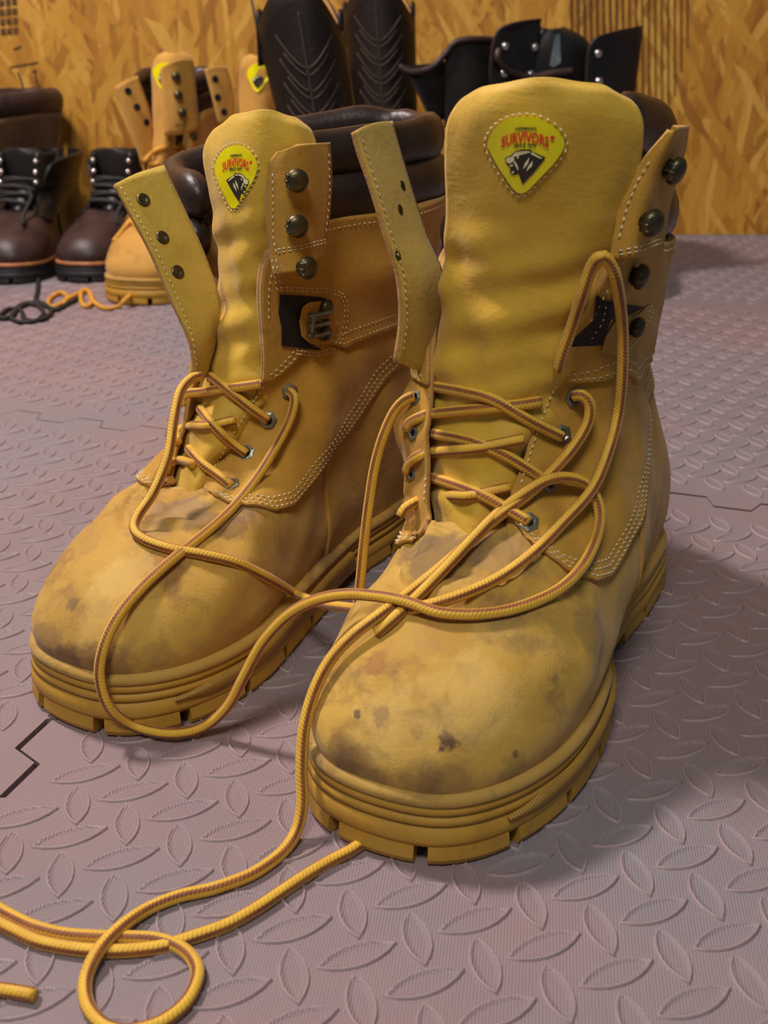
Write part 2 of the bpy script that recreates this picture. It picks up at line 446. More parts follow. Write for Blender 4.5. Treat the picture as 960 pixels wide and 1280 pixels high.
def leaf(length, half, ang, n=7):
    """moulded leaf-shaped tread: raised rim, dished middle"""
    out = []
    R_ = (length ** 2 / 4 + half ** 2) / (2 * half)
    up = []
    for k in range(n + 1):
        s = -length / 2 + length * k / n
        up.append((s, math.sqrt(max(R_ * R_ - s * s, 0)) - (R_ - half)))
    ring = up + [(s, -t) for s, t in up[-2:0:-1]]
    ca, sa = math.cos(ang), math.sin(ang)
    lev = [(1.0, -0.0004), (0.93, 0.0010), (0.83, 0.0011), (0.72, 0.0002), (0.35, 0.0003)]
    V = []
    for f, z in lev:
        fl = 1 - (1 - f) * (half / length) * 2.2
        for s, t in ring: V.append((s * fl * ca - t * f * sa, s * fl * sa + t * f * ca, z))
    m = len(ring); Fc = []
    for l in range(len(lev) - 1):
        for k in range(m):
            k2 = (k + 1) % m; Fc.append((l * m + k, l * m + k2, (l + 1) * m + k2, (l + 1) * m + k))
    Fc.append(tuple((len(lev) - 1) * m + k for k in range(m)))
    LEAF_FM[:] = [1 if i < 2 * m else 0 for i in range(len(Fc))]
    return np.array(V), Fc
LEAF_FM = []
LEAF = [leaf(0.031, 0.0055, math.radians(22.7)), leaf(0.0265, 0.0056, math.radians(101.5))]
leaf_mesh = []
for k in range(2):
    me = bpy.data.meshes.new('tread_leaf'); me.from_pydata(LEAF[k][0].tolist(), [], LEAF[k][1])
    me.materials.append(M['foam']); me.materials.append(M['foam_lug']); me.polygons.foreach_set('material_index', np.array(LEAF_FM, dtype=np.int32)); me.polygons.foreach_set('use_smooth', np.ones(len(me.polygons), dtype=bool)); leaf_mesh.append(me)
lug_list = []
tiles = {}
for (i, j) in [(-2, -2), (-1, -2), (0, -2), (-2, -1), (-1, -1), (0, -1), (1, -1), (-3, 0), (-2, 0), (-1, 0), (0, 0), (1, 0), (-3, 1), (-2, 1), (-1, 1), (0, 1), (1, 1), (2, 1), (2, 0), (1, 2), (2, 2), (0, 2), (-1, 2), (-2, 2), (3, 2), (3, 1)]:
    P = tile_outline(i, j, 0.0014 if (i, j) != (0, -1) else 0.0050)
    if P[:, 1].min() > WALL_Y - 0.003 or P[:, 1].max() < -0.7 or P[:, 0].min() > 2.1 or P[:, 0].max() < -2.1: continue
    bm = bmesh.new()
    top = [bm.verts.new((x, y, 0)) for x, y in P]; bot = [bm.verts.new((x, y, -0.0124)) for x, y in P]
    bm.faces.new(top); bm.faces.new(bot[::-1])
    for k in range(len(P)): bm.faces.new((top[k - 1], bot[k - 1], bot[k], top[k]))
    bmesh.ops.recalc_face_normals(bm, faces=bm.faces)
    bmesh.ops.triangulate(bm, faces=bm.faces[:], quad_method='BEAUTY', ngon_method='EAR_CLIP')
    bmesh.ops.bisect_plane(bm, geom=bm.verts[:] + bm.edges[:] + bm.faces[:], plane_co=(0, WALL_Y - 0.003, 0), plane_no=(0, 1, 0), clear_outer=True)
    me = bpy.data.meshes.new('foam_tile'); bm.to_mesh(me); bm.free(); me.materials.append(M['foam'])
    o = bpy.data.objects.new('foam_tile', me); COL.objects.link(o); o.parent = floor
    tiles[(i, j)] = (o, P)
    far_v, far_f, nb = [], [], 0
    c = P.mean(0)
    B2 = np.linalg.inv(np.array([LA, LB_]).T)
    rel = (P - np.array([0.096, 0.346])) @ B2.T
    for a in range(int(rel[:, 0].min()) - 1, int(rel[:, 0].max()) + 2):
        for b_ in range(int(rel[:, 1].min()) - 1, int(rel[:, 1].max()) + 2):
            for t in range(2):
                q = np.array([0.096, 0.346]) + a * LA + b_ * LB_ + (np.array([0.0213, 0.0080]) if t else 0)
                if q[1] < 0.16 or q[1] > WALL_Y - 0.02 or abs(q[0]) > 0.30 + 0.45 * q[1]: continue
                rq = np.array([(q - K0) @ E1 - i * TS, (q - K0) @ N1 - j * TS])
                if rq.min() < 0.024 or rq.max() > TS - 0.024: continue
                lug_list.append((float(np.hypot(q[0] * 1.5, q[1])), t, q, (i, j)))
lug_list.sort(key=lambda e: e[0])
far = {}
def in_view(q):
    v = Vector((q[0], q[1], 0)) - ORG; d = v.dot(FW)
    if d <= 0.05: return False
    px = 480 + F_PX * v.x / d; py = 640 - F_PX * v.dot(UPV) / d
    return -25 < px < 985 and -20 < py < 1305
cnt = 0
for dist, t, q, key in lug_list:
    if cnt < 300 and in_view(q):
        o = bpy.data.objects.new('tread_leaf', leaf_mesh[t]); COL.objects.link(o); o.parent = tiles[key][0]; o.location = (q[0], q[1], 0); cnt += 1
    else: far.setdefault(key, []).append((t, q))
for key, L_ in far.items():
    Vs, Fs, n = [], [], 0
    for t, q in L_:
        Vs.append(LEAF[t][0] + np.array([q[0], q[1], 0])); Fs += [tuple(k + n for k in f) for f in LEAF[t][1]]; n += len(LEAF[t][0])
    tag(mesh_obj('tread_pattern', np.concatenate(Vs), Fs, None, tiles[key][0], mats=[M['foam'], M['foam_lug']], fmats=LEAF_FM * len(L_)), kind='stuff')

# ------------------------------------------------------------------ boot builder
#  per station: seven (half width, y, z) from the feather edge to the top edge
ST = [
 [(0, .316, .034), (0, .319, .050), (0, .303, .068), (0, .277, .077), (0, .252, .083), (0, .231, .089), (0, .212, .096)],
 [(.026, .310, .034), (.028, .313, .050), (.025, .297, .066), (.021, .273, .075), (.018, .250, .082), (.017, .230, .089), (.016, .212, .096)],
 [(.044, .286, .034), (.048, .287, .050), (.043, .275, .065), (.036, .259, .074), (.030, .243, .081), (.025, .228, .089), (.022, .212, .096)],
 [(.052, .248, .034), (.056, .245, .050), (.053, .238, .065), (.045, .230, .076), (.037, .222, .085), (.030, .214, .093), (.025, .205, .101)],
 [(.051, .202, .034), (.053, .199, .050), (.050, .195, .067), (.044, .191, .082), (.037, .188, .096), (.030, .187, .107), (.024, .192, .116)],
 [(.045, .160, .035), (.047, .157, .055), (.044, .155, .078), (.041, .155, .099), (.037, .158, .117), (.031, .165, .131), (.025, .178, .141)],
 [(.041, .120, .036), (.043, .117, .058), (.041, .115, .085), (.039, .116, .110), (.039, .122, .140), (.040, .136, .170), (.040, .160, .200)],
 [(.039, .080, .036), (.041, .078, .060), (.041, .075, .090), (.039, .075, .118), (.041, .080, .150), (.047, .086, .182), (.052, .092, .212)],
 [(.033, .030, .036), (.036, .026, .060), (.035, .026, .090), (.032, .031, .118), (.032, .033, .150), (.037, .028, .182), (.041, .024, .212)],
 [(0, .004, .036), (0, -.004, .060), (0, -.002, .090), (0, .005, .118), (0, .006, .150), (0, .000, .182), (0, -.004, .212)],
]
def ss(a, b, x):
    t = np.clip((x - a) / (b - a), 0, 1); return t * t * (3 - 2 * t)
VS = ([2.55, 2.75, 2.95, 3.2, 3.6, 4, 5, 6, 7, 8, 9], [5.99, 5.2, 4.5, 3.7, 3.0, 2.65, 2.45, 2.6, 3.0, 3.2, 3.3])
VA = ([5.03, 5.15, 5.3, 6, 7, 8, 9], [5.98, 5.5, 5.1, 3.95, 3.75, 3.7, 3.7])

def stitch_line(name, pts, nrms, mat, parent, step=0.0034, ln=0.0024, r=0.00042):
    """row of separate stitches along a world polyline with normals"""
    P = np.asarray(pts, float); Nn = np.asarray(nrms, float)
    L = np.concatenate([[0], np.cumsum(np.linalg.norm(np.diff(P, axis=0), axis=1))])
    if L[-1] < step * 2: return
    V, Fc = [], []
    for q in np.arange(step / 2, L[-1], step):
        a = np.array([np.interp(q - ln / 2, L, P[:, k]) for k in range(3)]); b = np.array([np.interp(q + ln / 2, L, P[:, k]) for k in range(3)])
        n = np.array([np.interp(q, L, Nn[:, k]) for k in range(3)]); n /= max(np.linalg.norm(n), 1e-9)
        t = b - a; tl = np.linalg.norm(t)
        if tl < 1e-6: continue
        t /= tl; sd = np.cross(n, t); m = (a + b) / 2 + n * r * 1.3
        i = len(V)
        V += [a - n * r, a * .65 + b * .35 + sd * r + n * r * .6, a * .65 + b * .35 + n * r * 1.8, a * .65 + b * .35 - sd * r + n * r * .6,
              a * .35 + b * .65 + sd * r + n * r * .6, a * .35 + b * .65 + n * r * 1.8, a * .35 + b * .65 - sd * r + n * r * .6, b - n * r]
        Fc += [(i, i + 1, i + 2), (i, i + 2, i + 3), (i + 1, i + 4, i + 5, i + 2), (i + 2, i + 5, i + 6, i + 3), (i + 4, i + 7, i + 5), (i + 5, i + 7, i + 6)]
    return mesh_obj(name, np.array(V), Fc, mat, parent, smooth=True)

def surf_stitch(name, S, us, vs, off, mat, parent, **kw):
    return stitch_line(name, S(us, vs, off), S.nrm(us, vs), mat, parent, **kw)

def patch_grid(S, us, vlo, vhi, nv, off):
    t = np.linspace(0, 1, nv)
    U = np.repeat(us[:, None], nv, 1); Vv = vlo[:, None] + (vhi - vlo)[:, None] * t[None]
    P = S(U, Vv, off)
    return P, grid_faces(len(us), nv)

class Boot: pass
def build_lower(fr, med, root, mt, net_edit=None, disp=None, hi=True, top_scale=1.0, sole=True, stitches=True, sole_mat=None, counter=True, low_cut=None):
    """vamp, quarters, counter, welt, outsole with lugs.  mt: material dict"""
    B = Boot(); B.fr = fr; B.root = root
    net = np.zeros((18, 7, 3))
    def bend(y): return 0.004 * ss(.06, .16, y) + 0.009 * ss(.15, .32, y)
    for s in range(10):
        for v in range(7):
            hw, y, z = ST[s][v]
            z -= (.0115, .0095, .0055, .002, 0, 0, 0)[v]
            if z > .1: z = .1 + (z - .1) * top_scale
            for sg in ((1,) if s in (0, 9) else (1, -1)):
                k = s if sg == 1 else 18 - s
                h = hw
                if s in (4, 5, 6) and v < 3 and sg == med: h -= .004      # arch
                net[k, v] = (sg * h + med * bend(y), y, z)
    if net_edit: net_edit(net)
    B.lnet = net
    S = Surf(fr.wn(net), True); S.disp = disp; B.S = S
    du = 0.06 if hi else 0.2; nv = 64 if hi else 16
    th = 0.0022 * fr.k
    # vamp: from counter seam to counter seam round the toe
    us = np.arange(-5.4, 5.4 + 1e-6, du); vh = np.full(len(us), 6.0)
    vh = np.where(np.abs(us) > 2.6, np.interp(np.abs(us), VS[0], VS[1]) + 0.35, 6.0); vh = np.minimum(vh, 6.0)
    P, Fc = patch_grid(S, us, np.zeros(len(us)), vh, nv, 0.0)
    B.vamp = mesh_obj('vamp', P.reshape(-1, 3), Fc, None, root, mats=[mt['vamp'], mt['lining'], mt['edge']]); solidify(B.vamp, th, -1, 1, 2)
    if counter:
        us = np.arange(5.0, 13.0 + 1e-6, du); ua = np.where(us > 9, 18 - us, us)
        P, Fc = patch_grid(S, us, np.zeros(len(us)), np.interp(ua, VS[0], VS[1]) + 0.3, nv // 2, 0.0012 * fr.k)
        B.counter = mesh_obj('heel_counter', P.reshape(-1, 3), Fc, None, root, mats=[mt['quarter'], mt['lining'], mt['edge']]); solidify(B.counter, th, -1, 1, 2)
    B.quarters = []
    for sg in (1, -1):
        ua = np.unique(np.concatenate([np.arange(2.55, 3.3, du / 2), np.arange(3.3, 9.0 + 1e-6, du)])); us = ua if sg == 1 else (18 - ua)[::-1]
        vl = np.interp(ua, VS[0], VS[1]); vl = vl if sg == 1 else vl[::-1]
        vh = np.full(len(us), 6.0)
        P, Fc = patch_grid(S, us, vl, vh, nv, 0.0026 * fr.k)
        q = mesh_obj('quarter', P.reshape(-1, 3), Fc, None, root, mats=[mt['quarter'], mt['edge'], mt['edge']]); solidify(q, th, -1, 1, 2)
        B.quarters.append(q)
        if stitches:
            for d, nm in ((.10, 1), (.24, 2), (.38, 3)):
                a = np.linspace(2.9, 8.9, 240); v = np.interp(a, VS[0], VS[1]) + d
                surf_stitch('seam_stitching', S, a if sg == 1 else 18 - a, v, 0.0027 * fr.k, M['thread'], q)
    # shaft panel above the ankle
    B.shaft = []
    for sg in (1, -1):
        ua = np.arange(5.03, 9.0 + 1e-6, du); us = ua if sg == 1 else (18 - ua)[::-1]
        vl = np.interp(ua, VA[0], VA[1]); vl = vl if sg == 1 else vl[::-1]
        P, Fc = patch_grid(S, us, vl, np.full(len(us), 6.0), nv // 2 + 1, 0.0048 * fr.k)
        q = mesh_obj('shaft_panel', P.reshape(-1, 3), Fc, None, root, mats=[mt['quarter'], mt['lining'], mt['edge']]); solidify(q, th, -1, 1, 2)
        B.shaft.append(q)
        if stitches:
            for d in (.10, .26):
                a = np.linspace(5.12, 8.9, 160); v = np.minimum(np.interp(a, VA[0], VA[1]) + d, 5.95)
                surf_stitch('seam_stitching', S, a if sg == 1 else 18 - a, v, 0.0049 * fr.k, M['thread'], q)
            a = np.linspace(5.5, 8.9, 140)
            surf_stitch('top_stitching', S, a if sg == 1 else 18 - a, np.full(len(a), 5.86), 0.0049 * fr.k, M['thread'], q)
    # ---- sole
    if sole:
        sm = sole_mat or M['rubber']; k = fr.k
        n = 260 if hi else 90
        uu = np.linspace(0, 18, n, endpoint=False)
        C = S.raw(uu, np.zeros(n)); T = np.roll(C, -1, 0) - np.roll(C, 1, 0); Nn = np.stack([T[:, 1], -T[:, 0], 0 * T[:, 0]], 1); Nn /= np.linalg.norm(Nn, axis=1, keepdims=True)
        Lc = np.array([fr.loc(p) for p in C]); ly = Lc[:, 1]
        spring = 0.006 * ss(.25, .33, ly)
        def loop(z, o):
            Q = C + Nn * (o * k); Q[:, 2] = (z + spring * (0.3 + 0.7 * z / .04)) * k * .68; return Q
        def loft(prof, capb, capt):
            V = np.concatenate([loop(z, o) for z, o in prof]); Fc = []
            for i in range(len(prof) - 1):
                for j in range(n):
                    j2 = (j + 1) % n; Fc.append((i * n + j, (i + 1) * n + j, (i + 1) * n + j2, i * n + j2))
            if capt: Fc.append(tuple(range(n)))
            if capb: Fc.append(tuple((len(prof) - 1) * n + j for j in range(n - 1, -1, -1)))
            return V, Fc
        V, Fc = loft([(.0415, -.003), (.0425, .0005), (.0420, .0040), (.0400, .0058), (.0372, .0062), (.0352, .0052), (.0345, .002)], False, False)
        mesh_obj('welt', V, Fc, mt.get('welt', M['welt']), root)
        prof = [(.0360, .001), (.0355, .0042), (.0335, .0054), (.0308, .0058), (.0300, .0046), (.0292, .0046), (.0285, .0060), (.0250, .0066), (.0242, .0054), (.0234, .0054), (.0226, .0068), (.0150, .0074), (.0120, .0070), (.0110, .0050), (.0100, -.004)]
        V, Fc = loft(prof, True, True)
        B.sole = mesh_obj('outsole', V, Fc, sm, root)
        # lugs round the rim
        sl = np.concatenate([[0], np.cumsum(np.linalg.norm(np.diff(np.vstack([C, C[:1]]), axis=0), axis=1))]) / k
        tot = sl[-1]; step = 0.0335; nl = int(round(tot / step)); step = tot / nl
        for q in range(nl):
            a0, a1 = (q + .5) * step + .0024, (q + 1.5) * step - .0024
            ss_ = np.linspace(a0, a1, 7) % tot
            idx = np.interp(ss_, sl, np.arange(n + 1)) % n
            i0 = np.floor(idx).astype(int) % n; f = (idx - np.floor(idx))[:, None]
            pc = C[i0] * (1 - f) + C[(i0 + 1) % n] * f; pn = Nn[i0] * (1 - f) + Nn[(i0 + 1) % n] * f
            lyc = fr.loc(pc[3])[1]
            if .108 < lyc < .150: continue
            sp = 0.3 * 0.006 * ss(.25, .33, np.array([fr.loc(p)[1] for p in pc]))
            V = []
            for z, o in ((.0128, .0072), (.0045, .0080), (.0008, .0070), (.0, .0050), (.0, -.018), (.0128, -.018)):
                Q = pc + pn * (o * k); Q[:, 2] = (z * .68 + sp * .68) * k; V.append(Q)
            V = np.concatenate(V); Fl = []
            m = 7
            for i in range(6):
                for j in range(m - 1):
                    i2 = (i + 1) % 6; Fl.append((i * m + j, i2 * m + j, i2 * m + j + 1, i * m + j + 1))
            Fl.append(tuple(i * m for i in range(5, -1, -1))); Fl.append(tuple(i * m + m - 1 for i in range(6)))
            mesh_obj('tread_lug', V, Fl, sm, B.sole, smooth=False)
        if hi:
            # ribbed wave panel on the sole walls
            for sg in (1, -1):
                a = np.linspace(1.7, 5.6, 90); us = a if sg == 1 else (18 - a)[::-1]
                aa = a if sg == 1 else a[::-1]
                c = S.raw(us, np.zeros(90)); e = .03
                tt = S.raw(us + e, np.zeros(90)) - S.raw(us - e, np.zeros(90)); nn = np.stack([tt[:, 1], -tt[:, 0], 0 * tt[:, 0]], 1); nn /= np.linalg.norm(nn, axis=1, keepdims=True)
                ht = np.interp(aa, [1.7, 2.2, 3.2, 5.0, 5.6], [0.0005, .0045, .0060, .0070, .0072]); zt = np.interp(aa, [1.7, 2.2, 3.2, 5, 5.6], [.0252, .0285, .0310, .0325, .0325])
                rows = []
                for f, o in ((0, .0060), (0.04, .0086), (.35, .0088), (.65, .0084), (.96, .0078), (1, .0052)):
                    Q = c + nn * (o * k); Q[:, 2] = (zt - ht * 2.3 * f) * k * .68; rows.append(Q)
                V = np.stack(rows, 1).reshape(-1, 3)
                mesh_obj('ribbed_side_panel', V, grid_faces(90, 6, flip=True), M['rubber_rib'], B.sole)
    return B

def collar_rolls(B, mt, u0=6.1, tops=((.030, -.002, .0125), (.008, .001, .013)), hi=True, edit=None):
    fr, S = B.fr, B.S
    for dz, inn, rad in tops:
        a = np.linspace(u0, 18 - u0, 60 if hi else 30)
        P = S.raw(a, np.full(len(a), 6.0)); Nn = S.nrm(a, np.full(len(a), 5.9)); Nn[:, 2] = 0
        P = P + Nn * (inn - .004) * fr.k; P[:, 2] += dz * fr.k
        if edit is not None: P = edit(P, a, dz)
        rr = np.full(len(a), rad * fr.k); rr[0] *= .5; rr[-1] *= .5; rr[1] *= .85; rr[-2] *= .85
        wob = 1 + .06 * np.sin(a * 9.0 + dz * 300)
        V, Fc, uv = tube_data(P, rr * wob, 14)
        # flatten the roll sideways
        C = np.repeat(P, 14, 0); D = V - C; Nr = np.repeat(Nn, 14, 0); D -= Nr * np.sum(D * Nr, 1, keepdims=True) * .42
        mesh_obj('padded_collar', C + D, Fc, mt['collar'], B.root)

def strip_piece(name, fr_root, rows, mats, root, n=(14, 40), th=0.0024, st=None, disp=None, flip=False):
    """strip from rows (bottom to top) of world points across; faces the viewer"""
    net = np.array([[tuple(p) for p in r] for r in rows])          # (rows, cols, 3)
    S = Surf(np.transpose(net, (1, 0, 2)), False, disp=disp)        # u across, v along
    us = np.linspace(0, S.nu - 1, n[0]); vs = np.linspace(0, S.nv - 1, n[1])
    U, Vv = np.meshgrid(us, vs, indexing='ij')
    P = S(U, Vv)
    o = mesh_obj(name, P.reshape(-1, 3), grid_faces(n[0], n[1]), None, root, mats=mats); solidify(o, th, -1, 1, 2)
    return o, S

# ------------------------------------------------------------------ the two boots in front
def rib_mat():
    m, nt, b = new_mat('ribbed_tan_rubber'); co = coord(nt)
    v = mapping(nt, co, (1, 1, 1), (0.5, 0.35, 0.3))
    w = nd(nt, 'ShaderNodeTexWave', wave_type='BANDS', bands_direction='DIAGONAL', i_Scale=330.0); nt.links.new(v, w.inputs['Vector'])
    col = ramp(nt, w.outputs['Fac'], [(0.2, (0.28, 0.145, 0.02)), (0.7, (0.50, 0.29, 0.045))])
    col = mixc(nt, ramp(nt, noise(nt, co, 40, 5, 0.7), [(0.4, (0.5, 0.5, 0.5)), (0.6, (0, 0, 0))]), col, (0.24, 0.13, 0.03))
    nt.links.new(col, b.inputs['Base Color']); b.inputs['Roughness'].default_value = 0.55
    bump(nt, b, w.outputs['Fac'], 0.35, 0.0004)
    return m
M['rubber_rib'] = rib_mat()
MT_TAN = dict(vamp=M['wheat'], quarter=M['wheat_quarter'], lining=M['lining'], edge=M['edge'], collar=M['collar'])
FR_R = Frame(.147, .621, 25.5)
FR_L = Frame(.012, .703, 32.0)
root_R = empty('work_boot', FR_R.mat)
root_L = empty('work_boot', FR_L.mat)
tag(root_R, 'larger-looking wheat leather work boot nearest the camera, dark spots on its toe', 'boot', 'pair of wheat work boots in front')
tag(root_L, 'wheat leather work boot behind and left of the nearest boot, toe pointing left', 'boot', 'pair of wheat work boots in front')

def lift(fr, net, s, sg, px, py, y):
    k = s if sg == 1 else (18 - s) % 18
    t = fr.fix(px, py, 1, y); d = t - net[k, 6]
    for v, f in ((6, 1.0), (5, .62), (4, .30), (3, .10)): net[k, v] += d * f
def edit_R(net):
    for s, sg, px, py, y in [(0, 1, 590, 655, .212), (3, 1, 640, 618, .206), (4, 1, 656, 562, .194), (5, 1, 690, 475, .183), (6, 1, 764, 302, .185),
                             (3, -1, 537, 640, .206), (4, -1, 541, 560, .196), (5, -1, 541, 486, .186), (6, -1, 556, 340, .150),
                             (7, 1, 827, 300, .120), (8, 1, 822, 292, .080)]:
        lift(FR_R, net, s, sg, px, py, y)
    for s, sg, x, y in ((9, 1, -.012, .040), (8, -1, -.052, .055), (7, -1, -.062, .105)):
        k = s if sg == 1 else 18 - s; d = np.array([x, y, .212]) - net[k, 6]
        for v, f in ((6, 1.0), (5, .72), (4, .40), (3, .15)): net[k, v] += d * f
    for k, dx in ((7, -.012), (8, -.014), (9, -.008), (6, -.006)):
        for v, f in ((5, .6), (4, 1.0), (3, .9), (2, .5), (1, .2)): net[k, v, 0] += dx * f
    for k, dx in ((4, -.003), (5, -.011), (6, -.009), (7, -.005), (8, -.003)):
        net[k, 0, 0] += dx; net[k, 1, 0] += dx * .25
    for k in (5, 6):
        for v, f in ((1, .6), (2, 1), (3, .6)): net[k, v, 0] += .005 * f
    for s, px, py, y, q in ((3, 522, 668, .204, .35), (4, 509, 585, .186, .5), (5, 508, 504, .176, .6)):
        d = FR_R.fix(px, py, 1, y) - net[18 - s, 5]
        for v, f in ((5, 1.0), (4, q), (3, q * .4)): net[18 - s, v] += d * f
    for s, sg, px in ((1, 1, 622), (2, 1, 634), (1, -1, 560), (2, -1, 545)): lift(FR_R, net, s, sg, px, 652, .211)
def edit_L(net):
    for s, sg, px, py, y in [(0, 1, 238, 612, .212), (3, 1, 258, 600, .206), (4, 1, 276, 560, .194), (5, 1, 322, 480, .182), (6, 1, 335, 305, .176),
                             (3, -1, 213, 604, .206), (4, -1, 228, 548, .194), (5, -1, 246, 478, .182), (6, -1, 250, 335, .150), (7, -1, 226, 285, .105)]:
        lift(FR_L, net, s, sg, px, py, y)
    for s, sg, px in ((1, 1, 248), (2, 1, 253), (1, -1, 228), (2, -1, 220)): lift(FR_L, net, s, sg, px, 608, .211)

def sst(a, b, x): return ss(a, b, x)
def disp_main(seed):
    r = np.random.default_rng(seed)
    ph = r.uniform(0, 6, 8)
    def f(u, v):
        u = np.asarray(u, float); v = np.asarray(v, float); u, v = np.broadcast_arrays(u, v)
        w = np.where(u > 9, u - 18, u)
        # flex creases across the vamp just behind the toe cap
        cr = (0.0010 * np.exp(-((v - 3.35) / .35) ** 2) - 0.0030 * np.exp(-((v - 3.80 - .05 * w ** 2 + .10 * np.sin(w * 2.3 + ph[1])) / .17) ** 2) + 0.0012 * np.exp(-((v - 4.12 - .05 * w ** 2) / .16) ** 2)
              - 0.0018 * np.exp(-((v - 4.45 - .14 * np.sin(w * 2 + ph[0])) / .13) ** 2) - 0.0012 * np.exp(-((v - 4.95 - .12 * np.sin(w * 3 + ph[2])) / .11) ** 2) - 0.0007 * np.exp(-((v - 4.2 - .2 * w) / .08) ** 2))
        cr = cr * (np.abs(w) < 4.5) * np.exp(-(w / 2.9) ** 4)
        # soft lumps on the sides
        lump = 0.0012 * np.sin(w * 3.1 + ph[2]) * np.sin(v * 2.3 + ph[3]) + 0.0008 * np.sin(w * 6.3 + ph[4] + v) * np.sin(v * 3.7 + ph[5])
        lump = lump * sst(1.5, 3.0, np.abs(w)) * sst(0.3, 1.5, v)
        # ankle folds
        fold = 0.0016 * np.sin((v * 4.2 + w * .8) + ph[6]) * np.exp(-((np.abs(w) - 6.2) / 1.0) ** 2) * sst(2.5, 3.6, v) * (1 - sst(4.9, 5.8, v))
        return cr + lump + fold
    return f
B_R = build_lower(FR_R, -1, root_R, MT_TAN, edit_R, disp_main(3))
B_L = build_lower(FR_L, +1, root_L, MT_TAN, edit_L, disp_main(11))
collar_rolls(B_R, MT_TAN, edit=lambda P, a, dz: P + np.stack([0 * a, 0 * a, (.015 if dz > .02 else .005) * np.exp(-((a - 7.0) / 1.3) ** 2)], 1))
collar_rolls(B_L, MT_TAN)

def fx(fr, rows, ys):
    """rows of pixel pairs -> world points at boot-local y"""
    out = []
    for i, r in enumerate(rows):
        yy = ys[i] if isinstance(ys[0], (list, tuple)) else ys
        out.append([fr.w(fr.fix(px, py, 1, y)) for (px, py), y in zip(r, yy)])
    return out
MS_OUT = [M['wheat_quarter'], M['suede'], M['edge']]
MS_IN = [M['suede'], M['wheat_quarter'], M['edge']]
# right-hand boot: eyestay with hooks (right), flap folded out showing its inside (left)
st_RR, S_RR = strip_piece('eyestay', FR_R, fx(FR_R, [
    [(761, 326), (795, 322), (829, 314)], [(772, 266), (808, 262), (838, 260)], [(787, 224), (821, 220), (848, 222)], [(808, 194), (835, 190), (857, 190)], [(836, 165), (850, 160), (862, 157)]],
    (.196, .193, .165)), MS_OUT, root_R)
st_RL, S_RL = strip_piece('eyestay', FR_R, fx(FR_R, [
    [(497, 452), (520, 462), (545, 474)], [(504, 400), (528, 402), (550, 410)], [(500, 345), (530, 345), (556, 350)], [(484, 290), (508, 290), (534, 292)], [(468, 236), (492, 236), (517, 240)], [(452, 190), (476, 188), (502, 190)], [(445, 164), (466, 154), (491, 151)]],
    (.206, .186, .165)), MS_IN, root_R)
st_LR, S_LR = strip_piece('eyestay', FR_L, fx(FR_L, [
    [(341, 343), (374, 338), (407, 318)], [(336, 312), (372, 308), (409, 302)], [(333, 285), (370, 280), (411, 285)], [(332, 240), (371, 238), (415, 240)], [(334, 207), (372, 200), (415, 202)], [(345, 190), (374, 182), (413, 178)]],
    (.184, .183, .160)), MS_OUT, root_L)
st_LL, S_LL = strip_piece('eyestay', FR_L, fx(FR_L, [
    [(246, 478), (258, 470), (266, 455)], [(240, 428), (258, 420), (274, 410)], [(213, 370), (244, 372), (275, 375)], [(188, 312), (222, 318), (258, 322)], [(161, 262), (198, 268), (238, 276)], [(143, 230), (172, 216), (205, 206)]],
    (.198, .184, .168)), MS_IN, root_L)

def tongue(fr, rows, ys, root, disp):
    net = np.array([[tuple(fr.w(fr.fix(px, py, 1, y))) for (px, py), y in zip(r, yy)] for r, yy in zip(rows, ys)])
    S = Surf(np.transpose(net, (1, 0, 2)), False, disp=disp)
    us = np.linspace(0, S.nu - 1, 48); vs = np.linspace(0, S.nv - 1, 110)
    U, Vv = np.meshgrid(us, vs, indexing='ij'); P = S(U, Vv)
    o = mesh_obj('tongue', P.reshape(-1, 3), grid_faces(48, 110), None, root, mats=[M['tongue'], M['collar'], M['tongue']]); solidify(o, 0.005, -1, 1, 2)
    return o, S
def td(seed, k0, k1, nv):
    r = np.random.default_rng(seed); ph = r.uniform(0, 6, 6)
    def f(u, v):
        u, v = np.broadcast_arrays(np.asarray(u, float), np.asarray(v, float))
        env = sst(k0, k0 + .6, v) * (1 - sst(k1 - .8, k1 + .8, v))
        w = 0.0010 * np.sin(v * 6.2 + 1.2 * np.sin(u * 1.7 + ph[0]) + ph[1]) + 0.0007 * np.sin(v * 9.5 - u * 1.5 + ph[2]) + .0006 * np.sin(u * 5 + v * 3 + ph[3])
        return env * w + 0.0005 * np.sin(u * 4 + ph[4]) * np.sin(v * 2 + ph[5])
    return f
RT = [([545, 590, 640], 668), ([536, 595, 668], 590), ([536, 610, 700], 500), ([545, 628, 735], 425), ([553, 650, 772], 340), ([557, 668, 792], 260), ([556, 676, 802], 200), ([558, 680, 804], 155), ([572, 682, 792], 128), ([592, 682, 771], 114)]
rows, ys = [], []
for i, (xs, y) in enumerate(RT):
    a, b, c = xs; dy = [0, 4, 0]
    tb = [10, 10, 10, 10, 10, 10, 4, -8, -15, -17][i]
    rows.append([(a, y), (a + (b - a) * .38, y + tb * .65), (b, y + tb), (b + (c - b) * .62, y + tb * .65), (c, y)])
    yc = [.216, .206, .196, .196, .2, .206, .212, .216, .216, .214][i]
    ys.append((yc - .016, yc - .004, yc + .003, yc - .004, yc - .016))
tong_R, ST_R = tongue(FR_R, rows, ys, root_R, td(5, .2, 4.6, 9))
LT = [([205, 238, 262], 622), ([226, 252, 296], 560), ([243, 282, 352], 490), ([262, 305, 366], 430), ([273, 310, 366], 365), ([270, 312, 366], 300), ([260, 318, 380], 240), ([254, 323, 396], 195), ([264, 326, 392], 166), ([280, 327, 375], 151)]
rows, ys = [], []
